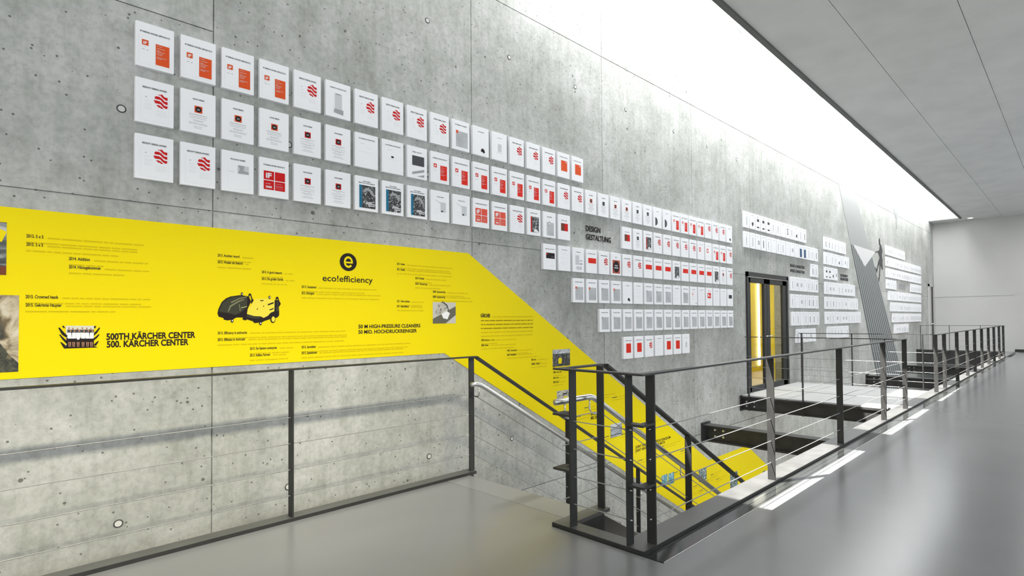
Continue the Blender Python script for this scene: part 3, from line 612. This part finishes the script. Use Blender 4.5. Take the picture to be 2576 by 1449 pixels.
# ================================================================ WALL LETTERING AND MURAL
def lettering(st_, pl_, pr_, cap, label, mt=M_INK, bold=.018):
    mb = MB(); text_px(mb, st_, pl_, pr_, cap, W-.004, mt, bold)      # cut sheet letters with a small depth of their own
    me = mb.mesh('wall_lettering'); o = bpy.data.objects.new('wall_lettering', me); COL.objects.link(o)
    sol = o.modifiers.new('depth', 'SOLIDIFY'); sol.thickness = .003; sol.offset = -1
    meta(o, label=label, cat='lettering', group='lettering on the concrete wall')
lettering('DESIGN', (1473.5, 581), (1510, 586), .066, 'black wall lettering reading DESIGN')
lettering('GESTALTUNG', (1473.5, 602), (1536, 610.5), .066, 'black wall lettering reading GESTALTUNG')
lettering('BRAND & MARKETING', (1987.5, 671), (2024, 677), .062, 'wall lettering BRAND & MARKETING above and right of yellow door', M_INK2)
lettering('MARKE & MARKETING', (1988, 684), (2024, 688.5), .062, 'wall lettering MARKE & MARKETING above and right of yellow door', M_INK2)
lettering('SUSTAINABILITY', (2114, 695), (2133, 699), .065, 'upper line of grey lettering left of the striped band', M_INK2, .015)
lettering('NACHHALTIGKEIT', (2114, 704.5), (2134, 707), .065, 'lower line of grey lettering left of the striped band', M_INK2, .03)
lettering('PRODUCTION', (2261, 719), (2278, 722), .065, 'upper line of faint lettering in the farthest plaque block', M_GREY, .03)
lettering('PRODUKTION', (2261, 725.5), (2276, 728), .065, 'lower line of faint lettering in the farthest plaque block', M_GREY, .03)
lettering('BRIDGE TO THE FUTURE', (2142, 1088), (2183, 1062), .06, 'small dark lettering low on the wall under the footbridge', M_INK2, .02)
# mural: slanting grey striped beam, figure with a cone
mu = empty('wall_mural', (0, 0, 0), label='grey mural of a slanting striped band with a white cone', cat='mural')
LY = W-.0035
def band(z, f):                                            # the band widens downwards
    a, b = 17.35-.64*(z-2.245), 19.6-.93*(z-2.3); return a+(b-a)*f
TOPZ, BOTZ = 5.0, -1.2
nst = 12
for k in range(nst):
    f0 = k/nst; f1 = f0+.45/nst
    mb = MB(); mb.prism([(band(BOTZ, f0), BOTZ), (band(BOTZ, f1), BOTZ), (band(3.37, f1), 3.37), (band(3.37, f0), 3.37)], LY, W, M_STRIPE); mb.obj('stripe', mu)
MB().prism([(band(BOTZ, 0), BOTZ), (band(BOTZ, 1), BOTZ), (band(3.37, 1), 3.37), (band(3.37, 0), 3.37)], LY+.001, W, M_HALF).obj('band_ground', mu)
MB().prism([(band(3.37, 0), 3.37), (band(3.37, .95), 3.37), (band(TOPZ, .95), TOPZ), (band(TOPZ, 0), TOPZ)], LY+.0005, W, M_PALE).obj('band_top', mu)
c0, c1, c2 = wp(2145.5, 615), wp(2201.5, 634), wp(2175.3, 671)
MB().prism([c0, c2, c1], LY-.001, W, mat('cone_print', (.62, .62, .61), .6)).obj('cone', mu)
fig = [(370, -10), (385, -10), (400, 60), (400, 150), (430, 200), (455, 300), (470, 380), (450, 470), (455, 560), (475, 640), (470, 720), (480, 900), (465, 940), (445, 900), (430, 790), (410, 860), (400, 1000), (390, 1150), (375, 1280), (362, 1300), (350, 1200), (330, 1170), (365, 1180), (375, 1050), (385, 900), (390, 770), (375, 750), (355, 800), (325, 920), (310, 1000), (295, 1030), (275, 960), (245, 850), (255, 850), (290, 910), (310, 880), (335, 740), (355, 650), (385, 600), (390, 560), (375, 500), (350, 450), (330, 400), (270, 425), (245, 410), (250, 395), (320, 375), (380, 350), (385, 280), (395, 220), (370, 160), (362, 60)]
MB().prism([wp(2180+x*.0842, 600+y*.0842) for x, y in fig], LY-.0025, LY-.0012, mat('figure_print', (.035, .037, .036), .6)).obj('climber_silhouette', mu, label='dark flat silhouette of a climbing worker')
fig2 = [(1595, -120), (1660, -120), (1665, 0), (1650, 200), (1700, 320), (1705, 370), (1690, 430), (1680, 520), (1690, 640), (1680, 660), (1660, 560), (1665, 440), (1620, 280), (1600, 180)]
MB().prism([wp(2060+x*.11664, 500+y*.11664) for x, y in fig2], LY-.0015, W, M_HALF).obj('pale_silhouette', mu, label='pale grey silhouette high up')

# ================================================================ AWARD PLAQUES
PW, PH, PT = .214, .2955, .038
bd = MB().box(0, PW, 0, PT, -PH, 0, M_BOARD)
me_board = bd.mesh('plaque_board'); b_ = bmesh.new(); b_.from_mesh(me_board); bmesh.ops.recalc_face_normals(b_, faces=b_.faces); bmesh.ops.bevel(b_, geom=b_.edges, offset=.0018, segments=1, affect='EDGES'); b_.to_mesh(me_board); b_.free()
PYL = -.0008
def frame_lines(mb, x0=.03, z0=-.275, x1=.185, z1=-.085):
    for a in ((x0, z0, x1, z0+.0006), (x0, z0, x0+.0006, z1), (x1-.0006, z0, x1, z1)): mb.rect(*a, PYL, M_LGREY)
def ball(mb, cx, cz, R_, clip):
    n = 20
    for i in range(n):
        for j in range(n):
            x0, x1 = cx-R_+2*R_*i/n, cx-R_+2*R_*(i+1)/n; z0, z1 = cz-R_+2*R_*j/n, cz-R_+2*R_*(j+1)/n
            xm, zm = (x0+x1)/2, (z0+z1)/2
            if math.hypot(xm-cx, zm-cz) > R_*.97 or xm > clip: continue
            u, v = (xm-cx)/R_, (zm-cz)/R_
            if math.sin(10.5*(v+.42*u+.10*math.sin(5*u))) > -.40: mb.rect(x0, z0, x1, z1, PYL, M_RED2)
def title(mb, s, wd, z=-.058, cap=.0095, x=None, mt=M_INK): put_text(mb, s, (PW-wd)/2 if x is None else x, z, cap, wd, PYL, mt, .028)
R2 = random.Random(3)
def centre_lines(mb, zs, mt=M_GREY, wmax=.12):
    for z in zs:
        wd = R2.uniform(.35, 1)*wmax; words(mb, PW/2-wd/2, PW/2+wd/2, z, .005, PYL, mt, R2)
def t_A(c):
    def f(mb):
        title(mb, 'IF DESIGN AWARD (PRODUCT)', .165, -.066); frame_lines(mb, .018)
        mb.rect(.034, -.15, .07, -.114, PYL, c); put_text(mb, 'iF', .041, -.143, .018, .021, PYL*1.6, M_WHITE, .03)
        words(mb, .034, .06, -.163, .004, PYL, M_LGREY, R2); words(mb, .034, .05, -.18, .004, PYL, M_INK2, R2); mb.rect(.062, -.182, .068, -.176, PYL, M_GREY)
        mb.rect(.11, -.262, .188, -.122, PYL, c)
        for k, (z, L) in enumerate(((-.135, .03), (-.15, .045), (-.165, .02), (-.172, .045), (-.182, .035), (-.192, .03), (-.21, .055), (-.218, .03))): mb.rect(.116, z, .116+L, z+.0022, PYL*1.6, M_LGREY)
    return f
def t_B(mb, small=1):
    title(mb, 'REDDOT DESIGN AWARD', .135, -.062, .0105); frame_lines(mb); ball(mb, .150, -.13, .048, .178)
    words(mb, .05, .08, -.145, .004, PYL, M_LGREY, R2); mb.rect(.055, -.122, .062, -.116, PYL, M_GREY)
    for z in (-.165, -.175, -.19, -.2): words(mb, .05, .09, z, .003, PYL, M_LGREY, R2)
    for z in (-.2, -.212, -.222, -.232): words(mb, .115, .175, z, .003, PYL, M_LGREY, R2)
def t_C(c, big=0):
    def f(mb):
        title(mb, 'GOOD DESIGN', .07, -.062); s = .024
        mb.rect(PW/2-s, -.15, PW/2+s, -.102, PYL, c); mb.disc(PW/2, -.126, .0195, .0195, PYL*1.6, M_INK, 18)
        mb.rect(PW/2-.010, -.126, PW/2+.010, -.122, PYL*2.2, M_PALE); mb.rect(PW/2-.009, -.133, PW/2+.009, -.129, PYL*2.2, M_PALE)
        words(mb, .05, .16, -.166, .0045, PYL, M_INK2, R2); centre_lines(mb, [-.178, -.19, -.205, -.212, -.225, -.233, -.25, -.26])
    return f
def t_D(c):
    def f(mb):
        title(mb, 'IF DESIGN AWARD PRODUCT', .155, -.058)
        for x0, z0, x1, z1 in ((.03, -.165, .105, -.098), (.111, -.165, .186, -.098), (.03, -.24, .105, -.171), (.111, -.24, .186, -.171)): mb.rect(x0, z0, x1, z1, PYL, c)
        put_text(mb, 'iF', .045, -.15, .036, .042, PYL*1.6, M_WHITE, .04); put_text(mb, '2005', .044, -.226, .014, .045, PYL*1.6, M_WHITE, .04); words(mb, .045, .09, -.197, .007, PYL*1.6, M_LGREY, R2)
        for z in (-.19, -.205, -.212, -.225): words(mb, .117, .17, z, .0028, PYL*1.6, M_LGREY, R2)
    return f
def t_E(mb):
    title(mb, 'FOCUS IN SILBER', .10, -.062); frame_lines(mb, .04); mb.rect(.105, -.155, .18, -.095, PYL, M_LGREY); mb.flat([(.105, -.155), (.18, -.155), (.18, -.138), (.145, -.13), (.15, -.095), (.108, -.095), (.12, -.125)], PYL*1.6, M_GREY); words(mb, .05, .085, -.15, .004, PYL, M_GREY, R2)
def t_F(mb):
    title(mb, 'PLUS X AWARD', .07, -.045, .008); title(mb, 'SEHR GUT FÜR DESIGN', .15, -.060, .008)
    mb.rect(.038, -.27, .188, -.075, PYL, M_CAVE); mb.rect(.038, -.27, .062, -.075, PYL*1.6, M_BLUE)
    mb.flat([(.075, -.12), (.10, -.095), (.14, -.1), (.17, -.13), (.175, -.165), (.15, -.15), (.13, -.12), (.10, -.118), (.08, -.14)], PYL*1.6, M_GREY)
    for z, a, b in ((-.225, .10, .155), (-.236, .095, .185), (-.25, .12, .18)): mb.rect(a, z, b, z+.007, PYL*2, M_WHITE)
def t_G(c):
    def f(mb):
        title(mb, 'IF DESIGN AWARD', .14, -.05, .009); mb.rect(.045, -.262, .19, -.105, PYL, M_STAT)
        if c: mb.rect(.045, -.13, .07, -.100, PYL*1.6, c)
        for z in (-.15, -.165, -.185, -.2): words(mb, .06, .16, z, .003, PYL*1.6, M_GREY, R2)
    return f
def t_H(mb):
    title(mb, 'AWARD', .10, -.05, .008, mt=M_INK2)
    for z in (-.09, -.1, -.13, -.145, -.19, -.2, -.215): words(mb, .045, .045+R2.uniform(.04, .13), z, .003, PYL, M_LGREY, R2)
def t_H2(mb): title(mb, 'AUSZEICHNUNG', .155, -.05, .008); words(mb, .05, .1, -.09, .004, PYL, M_GREY, R2); mb.rect(.09, -.155, .115, -.14, PYL, M_INK); words(mb, .05, .17, -.17, .003, PYL, M_LGREY, R2)
def t_H3(mb): title(mb, 'AUSZEICHNUNG', .155, -.05, .008); words(mb, .05, .09, -.09, .004, PYL, M_GREY, R2); words(mb, .1, .16, -.12, .003, PYL, M_LGREY, R2); words(mb, .04, .17, -.16, .003, PYL, M_LGREY, R2)
def t_T(mb): title(mb, 'DESIGN AWARD 2010', .14, -.055, .008); mb.rect(.077, -.225, .138, -.095, PYL, M_LGREY); mb.flat([(.068, -.255), (.15, -.265), (.15, -.225), (.072, -.222)], PYL*1.6, M_GREY); words(mb, .085, .13, -.1, .009, PYL*2, M_INK2, R2)
def t_T2(mb): title(mb, 'AWARD', .07, -.06, .008, mt=M_GREY); mb.rect(.085, -.20, .135, -.12, PYL, M_LGREY); words(mb, .075, .15, -.215, .006, PYL, M_GREY, R2)
def t_P(mb): title(mb, 'AWARD', .08, -.055, .008); mb.flat([(.105, -.25), (.11, -.225), (.13, -.215), (.15, -.225), (.16, -.25), (.15, -.265), (.13, -.255)], PYL, M_INK)
def t_M(sp):
    def f(mb):
        title(mb, 'DESIGN AWARD', .11, -.05, .008); mb.rect(.055, -.26, .185, -.085, PYL, M_CAVE)
        if sp: mb.rect(.055, -.26, .072, -.085, PYL*1.6, sp)
        mb.flat([(.10, -.255), (.11, -.225), (.14, -.22), (.175, -.245), (.185, -.26)], PYL*1.6, M_WHITE)
    return f
def t_M2(mb): title(mb, 'RED DOT', .10, -.055, .008); mb.rect(.052, -.175, .182, -.085, PYL, M_INK2); mb.flat([(.052, -.24), (.182, -.2), (.182, -.225), (.052, -.262)], PYL, M_GREY); mb.flat([(.1, -.275), (.182, -.25), (.182, -.275)], PYL, M_GREY)
def t_G2(mb): title(mb, 'FOCUS GOLD', .08, -.062, .008, x=.07); mb.flat([(.05, -.09), (.052, -.088), (.12, -.118), (.118, -.122)], PYL, M_GREY); mb.rect(.112, -.2, .172, -.105, PYL, M_LGREY); mb.rect(.118, -.2, .14, -.185, PYL*1.6, M_INK2); words(mb, .05, .09, -.18, .003, PYL, M_LGREY, R2); words(mb, .05, .09, -.21, .003, PYL, M_LGREY, R2)
def t_heart(mb): title(mb, 'DESIGNPREIS', .08, -.06, .008); mb.rect(.06, -.27, .18, -.12, PYL, M_STAT); mb.flat([(.09, -.115), (.11, -.105), (.125, -.125), (.12, -.15), (.10, -.16), (.082, -.14)], PYL*1.6, M_GREY); mb.disc(.103, -.135, .012, .014, PYL*2, M_WHITE, 10)
def t_L(mb): title(mb, 'RED DOT AWARD', .10, -.07, .008); mb.rect(.05, -.19, .11, -.1, PYL, M_BRN); mb.rect(.11, -.19, .172, -.1, PYL, M_RED2)
def t_I(mb): title(mb, 'DESIGN AWARD', .15, -.06, .008); mb.rect(.045, -.165, .19, -.1, PYL, M_INK); mb.rect(.05, -.125, .066, -.105, PYL*1.6, M_RED); words(mb, .13, .18, -.145, .005, PYL*1.6, M_LGREY, R2); words(mb, .11, .18, -.25, .004, PYL, M_GREY, R2)
def t_cols(mb): title(mb, 'PREIS', .08, -.055, .008); mb.rect(.05, -.205, .12, -.09, PYL, M_LGREY); mb.rect(.125, -.2, .18, -.185, PYL, M_GREY); mb.rect(.125, -.16, .18, -.15, PYL, M_GREY); mb.rect(.07, -.265, .17, -.225, PYL, M_LGREY)
def t_J(mb): title(mb, 'IF DESIGN AWARD', .15, -.055, .008); mb.rect(.04, -.17, .195, -.105, PYL, M_RED); words(mb, .15, .19, -.15, .004, PYL*1.6, M_ORA, R2); mb.rect(.046, -.125, .06, -.11, PYL*1.6, M_ORA); words(mb, .05, .14, -.2, .003, PYL, M_LGREY, R2)
def t_O(mb): title(mb, 'AWARD', .05, -.06, .008); mb.rect(.03, -.27, .19, -.095, PYL, mat('rust_print', (.42, .04, .015), .5)); mb.disc(.11, -.182, .068, .075, PYL*1.6, M_INK, 24); put_text(mb, 'GOOD', .075, -.175, .016, .07, PYL*2.2, M_WHITE, .03); put_text(mb, 'DESIGN', .066, -.205, .016, .088, PYL*2.2, M_WHITE, .03)
def t_K(mb): title(mb, 'DESIGN', .05, -.06, .007); mb.flat([(.045, -.265)]+[(.045+.062*math.sin(a), -.205-.06*math.cos(a)) for a in [math.pi*k/10 for k in range(11)]], PYL, mat('charcoal_print', (.03, .035, .035), .5)); words(mb, .05, .1, -.21, .004, PYL*1.6, M_GREY, R2)
def t_S(mb): title(mb, 'IF AWARD', .11, -.055, .007, mt=M_GREY); mb.rect(.045, -.165, .10, -.1, PYL, M_RED); mb.rect(.058, -.152, .087, -.115, PYL*1.6, M_WHITE); words(mb, .05, .12, -.22, .004, PYL, M_GREY, R2)
def t_S2(mb): title(mb, 'AWARD', .10, -.055, .008, mt=M_RED2); mb.rect(.05, -.17, .165, -.085, PYL, M_RED); mb.disc(.085, -.125, .018, .022, PYL*1.6, M_WHITE, 12); words(mb, .105, .155, -.14, .02, PYL*1.6, M_WHITE, R2)
def t_N(c):
    def f(mb): title(mb, 'IF DESIGN AWARD', .14, -.055, .008); mb.rect(.06, -.215, .17, -.09, PYL, c); mb.rect(.14, -.112, .16, -.098, PYL*1.6, M_ORA if c is M_RED else M_LGREY); words(mb, .085, .15, -.15, .006, PYL*1.6, M_ORA, R2)
    return f
def t_ot(mb): title(mb, 'AWARD', .08, -.05, .008); [words(mb, .045, .16, z, .004, PYL, mat('peach_print', (.62, .35, .22), .5), R2) for z in (-.085, -.1, -.15, -.18, -.2)]; mb.disc(.075, -.12, .014, .014, PYL*1.6, M_ORA, 10); mb.rect(.17, -.27, .185, -.25, PYL, M_INK)
def t_Bk(mb): words(mb, .06, .15, -.06, .006, PYL, M_LGREY, R2); mb.rect(.05, -.16, .165, -.1, PYL, M_INK); mb.rect(.08, -.14, .11, -.13, PYL*1.6, M_GREY); mb.rect(.12, -.26, .15, -.255, PYL, M_GREY)
def t_line(v):
    def f(mb):
        rr = random.Random(v)
        title(mb, 'PREIS 19%02d' % (60+v), .10, -.05, .008, mt=M_GREY)
        x = rr.uniform(.05, .09)
        if v % 3 == 0: mb.rect(x, -.25, x+.05, -.09, PYL, M_LGREY)
        elif v % 3 == 1: mb.rect(x+.02, -.22, x+.045, -.1, PYL, M_GREY); mb.rect(x, -.25, x+.07, -.235, PYL, M_LGREY)
        else: mb.rect(x, -.2, x+.09, -.12, PYL, M_STAT)
        for z in (-.075, -.26): words(mb, .045, .15, z, .004, PYL, M_LGREY, rr)
    return f
def t_line_d(v):
    def f(mb):
        rr = random.Random(v); title(mb, 'PREIS', .09, -.045, .008, mt=M_INK2)
        if v == 0: mb.rect(.06, -.13, .16, -.08, PYL, M_INK2); mb.rect(.06, -.25, .16, -.225, PYL, M_INK)
        elif v == 1: mb.flat([(.07, -.2), (.09, -.16), (.11, -.18), (.15, -.15), (.15, -.21), (.11, -.25)], PYL, M_INK)
        elif v == 2: mb.rect(.07, -.22, .14, -.1, PYL, M_INK); mb.rect(.085, -.205, .125, -.115, PYL*1.6, M_WHITE)
        else: mb.rect(.09, -.24, .12, -.1, PYL, M_INK2)
        for z in (-.155, -.17): words(mb, .05, .15, z, .003, PYL*.9, M_LGREY, rr)
    return f
def t_bl(mb): title(mb, 'PREIS', .12, -.05, .008, mt=M_BLUE); mb.rect(.045, -.27, .165, -.085, PYL, M_DBLUE); mb.rect(.085, -.27, .1, -.085, PYL*1.6, M_BLUE)
TY = {'A': (t_A(M_RED), 'red upright block and small square emblem'), 'AO': (t_A(M_ORA), 'orange-red upright block and small square emblem'), 'B': (t_B, 'red and white striped ball'), 'C': (t_C(M_ORA), 'orange square holding a black disc'),
 'CD': (t_C(M_INK2), 'small black square emblem'), 'CR': (t_C(M_RED2), 'red square holding a black disc'), 'D': (t_D(M_RED2), 'big red square split in four'), 'DO': (t_D(mat('bright_orange_red_print', (.75, .06, .02), .5)), 'big orange-red square split in four'),
 'E': (t_E, 'small grey landscape picture'), 'F': (t_F, 'black picture with a blue spine'), 'GR': (t_G(M_ORA), 'grey certificate scan and small red mark'), 'G': (t_G(M_GREY), 'grey certificate scan'), 'H': (t_H, 'faint grey text only'), 'H2': (t_H2, 'text and a tiny black picture'), 'H3': (t_H3, 'bold title and faint text'),
 'T': (t_T, 'grey tower shaped trophy picture'), 'T2': (t_T2, 'faint grey trophy picture'), 'P': (t_P, 'small black machine at the bottom'), 'M': (t_M(M_RED2), 'tall dark photo'), 'M0': (t_M(None), 'tall black photo'), 'M2': (t_M2, 'black photo above grey diagonals'), 'G2': (t_G2, 'faint drawing and slanted line'),
 'heart': (t_heart, 'grey heart shaped mark'), 'L': (t_L, 'brown and red halves'), 'I': (t_I, 'wide black bar'), 'cols': (t_cols, 'grey text columns'), 'J': (t_J, 'wide red bar'), 'O': (t_O, 'rust red square and large black disc'), 'K': (t_K, 'dark half disc'), 'S': (t_S, 'small red outlined square'), 'S2': (t_S2, 'red and white square mark'),
 'N': (t_N(M_RED), 'red upright square'), 'NO': (t_N(M_ORA), 'orange square in the middle'), 'ot': (t_ot, 'peach coloured text'), 'Bk': (t_Bk, 'wide black picture'), 'bl': (t_bl, 'blue cover picture')}
for v in range(6): TY['l%d' % v] = (t_line(v), 'faint grey drawing')
TY['d0'] = (t_line_d(0), 'grey bar and black footer'); TY['d1'] = (t_line_d(1), 'black heart shaped picture'); TY['d2'] = (t_line_d(2), 'black outlined frame'); TY['d3'] = (t_line_d(3), 'dark upright figure')
_pm = {}
def pmesh(t):
    if t not in _pm: mb = MB(); TY[t][0](mb); _pm[t] = mb.mesh('certificate_print')
    return _pm[t]
ORD = 'first second third fourth fifth sixth seventh eighth ninth tenth eleventh twelfth thirteenth fourteenth fifteenth sixteenth seventeenth eighteenth nineteenth twentieth'.split()
def ordn(n):
    if n <= 20: return ORD[n-1]
    if n == 30: return 'thirtieth'
    return ('twenty-' if n < 30 else 'thirty-')+ORD[n % 10-1]
plaques = []      # x, ztop, type, label
def row(x0, pitch, start, ztop, types, block, rown, rows):
    cols = [k for k, t in types]
    for i, (k, t) in enumerate(types):
        rname = 'top' if rown == 1 else ('bottom' if rown == rows else ordn(rown))
        plaques.append((x0+pitch*k, ztop, t, '%s plaque, %s from left, %s row, %s' % (TY[t][1], ordn(i+1), rname, block)))
def seq(s, k0): return [(k0+i, t) for i, t in enumerate(s.split())]
GX, GP, GZ, GD = .8225, .25485, 3.3956, .3717
b1 = 'large left block'
row(GX, GP, 0, GZ, seq('AO AO AO AO B T B B B B GR P T2 B B B NO NO', 0), b1, 1, 7)
row(GX, GP, 0, GZ-GD, seq('B C C C CR CR H3 H2 M2 A A A A A A A B B C CD C C CD CD K K A A A A B B B P', 0), b1, 2, 7)
row(GX, GP, 0, GZ-2*GD, seq('B B E D CR CR F F F G2 G2 DO DO B M heart L', 0)+seq('L CD M B B B B B S S A A B', 21), b1, 3, 7)
row(GX, GP, 0, GZ-3*GD, seq('I H cols J B O B B J J J M0 J J J J M0 CR B', 15), b1, 4, 7)
row(GX, GP, 0, GZ-4*GD, seq('GR GR G GR P H G G G H G ot H S2 H H Bk', 17), b1, 5, 7)
row(GX, GP, 0, GZ-5*GD, seq(' '.join(['G']*15), 19), b1, 6, 7)
row(GX, GP, 0, GZ-6*GD, seq('N N B H N N T2', 21), b1, 7, 7)
def rand(n, s): r = random.Random(s); return ' '.join(r.choice(['l0', 'l1', 'l2', 'l3', 'l4', 'l5', 'H']) for _ in range(n))
b2 = 'block at yellow door'
row(9.947, .249, 0, 3.371, seq('l0 d1 d0 d0 d0 l4 l1 H d2 l1 d1 l0 d3', 0), b2, 1, 7)
row(9.947, .249, 0, 3.003, seq('l1 l0 l2 d3 l1 H l4 l3 H l5 H bl bl l0 l1 d3', 0), b2, 2, 7)
row(13.43, .249, 0, 2.63, seq('d3 l1', 0), b2, 3, 7)
row(12.167, .249, 0, 2.275, seq('l0 l2 l5 H l1 l3 d3', 0), b2, 4, 7); row(12.167, .249, 0, 1.905, seq('l1 H l2 l4 d3 d3 l0', 0), b2, 5, 7)
row(12.20, .249, 0, 1.53, seq('l1 l0 H l3 d3 d3 l0', 0), b2, 6, 7); row(12.45, .249, 0, 1.155, seq('l1 d3 l0 l2 H', 0), b2, 7, 7)
b3 = 'block left of striped band'
for i, (n, s) in enumerate(((7, 'd3 d3 '), (8, 'l0 H l3 l1 d1 '), (4, 'd0 d0 d1 '), (10, ''), (11, 'd3 l0 d3 '), (12, ''), (7, ''))):
    t = (s+rand(20, 40+i)).split()[:n]; row(14.376+(.0 if i < 6 else .1), .2465, 0, 3.342-.3605*i, seq(' '.join(t), 0), b3, i+1, 7)
b4 = 'farthest block beyond climber'
g4 = [(20.26, 10, 0), (20.26, 20, 0), (20.26, 20, 0), (20.26, 5, 13), (20.46, 19, 0), (20.70, 18, 0), (20.92, 17, 0), (21.13, 8, 0)]
for i, (x, n, gap) in enumerate(g4):
    ks = list(range(n)) + (list(range(13, 20)) if gap else [])
    row(x, .266, 0, 3.674-.3606*i, list(zip(ks, rand(len(ks), 70+i).split())), b4, i+1, 8)
plaques.sort(key=lambda q: q[0])
rest = MB()
for n_, (x, z, t, lab) in enumerate(plaques):
    if n_ >= 300: rest.box(x, x+PW, W-PT-.001, W-.001, z-PH, z, M_BOARD); rest.rect(x+.05, z-.24, x+.10+.04*(n_ % 3), z-.10-.03*(n_ % 2), W-PT-.002, M_LGREY); continue
    o = bpy.data.objects.new('award_plaque', me_board); COL.objects.link(o); o.location = (x, W-PT-.001, z)
    meta(o, label=lab, cat='plaque', group='award plaques on the concrete wall')
    c = bpy.data.objects.new('certificate_print', pmesh(t)); COL.objects.link(c); c.parent = o
rest.obj('award_plaques', fix=False, kind='stuff', label='small white plaques at the far right of the farthest block', cat='plaque')

# ================================================================ SMALL FITTINGS
for k, (x, nm) in enumerate(((9.72, 'nearest'), (13.43, 'second'), (17.0, 'third'), (20.8, 'fourth'))):
    f = empty('wall_washer', (x, W, 6.74), label='small grey light fitting under the skylight, %s from the camera' % nm, cat='lamp', group='light fittings in the skylight slot')
    MB().box(0, .40, -.10, 0, -.03, .0, M_PAINT).obj('housing', f); MB().box(.03, .37, -.09, -.01, -.034, -.03, M_GREY).obj('lens', f)
dl = empty('downlight', (26.0, 2.6, CZ), label='small round recessed downlight in ceiling near the far wall', cat='lamp')
r = FW + RT*(2441-CX)/FPX - UP*(548.5-CY)/FPX; t_ = (CZ-EYE.z)/r.z; dl.location = (r.x*t_, r.y*t_, CZ)
def ringz(mb, r0, r1, z, mt, n=20):
    for k in range(n):
        a0, a1 = 2*math.pi*k/n, 2*math.pi*(k+1)/n; i = len(mb.v)
        mb.v += [(r0*math.cos(a0), r0*math.sin(a0), z), (r1*math.cos(a0), r1*math.sin(a0), z), (r1*math.cos(a1), r1*math.sin(a1), z), (r0*math.cos(a1), r0*math.sin(a1), z)]; mb.f.append([i, i+1, i+2, i+3]); mb.m.append(mb.mi(mt))
mb = MB(); ringz(mb, .085, .115, -.006, M_SHAFT); mb.obj('trim_ring', dl); mb = MB(); ringz(mb, 0.001, .085, -.003, M_LAMP); mb.obj('lens', dl)
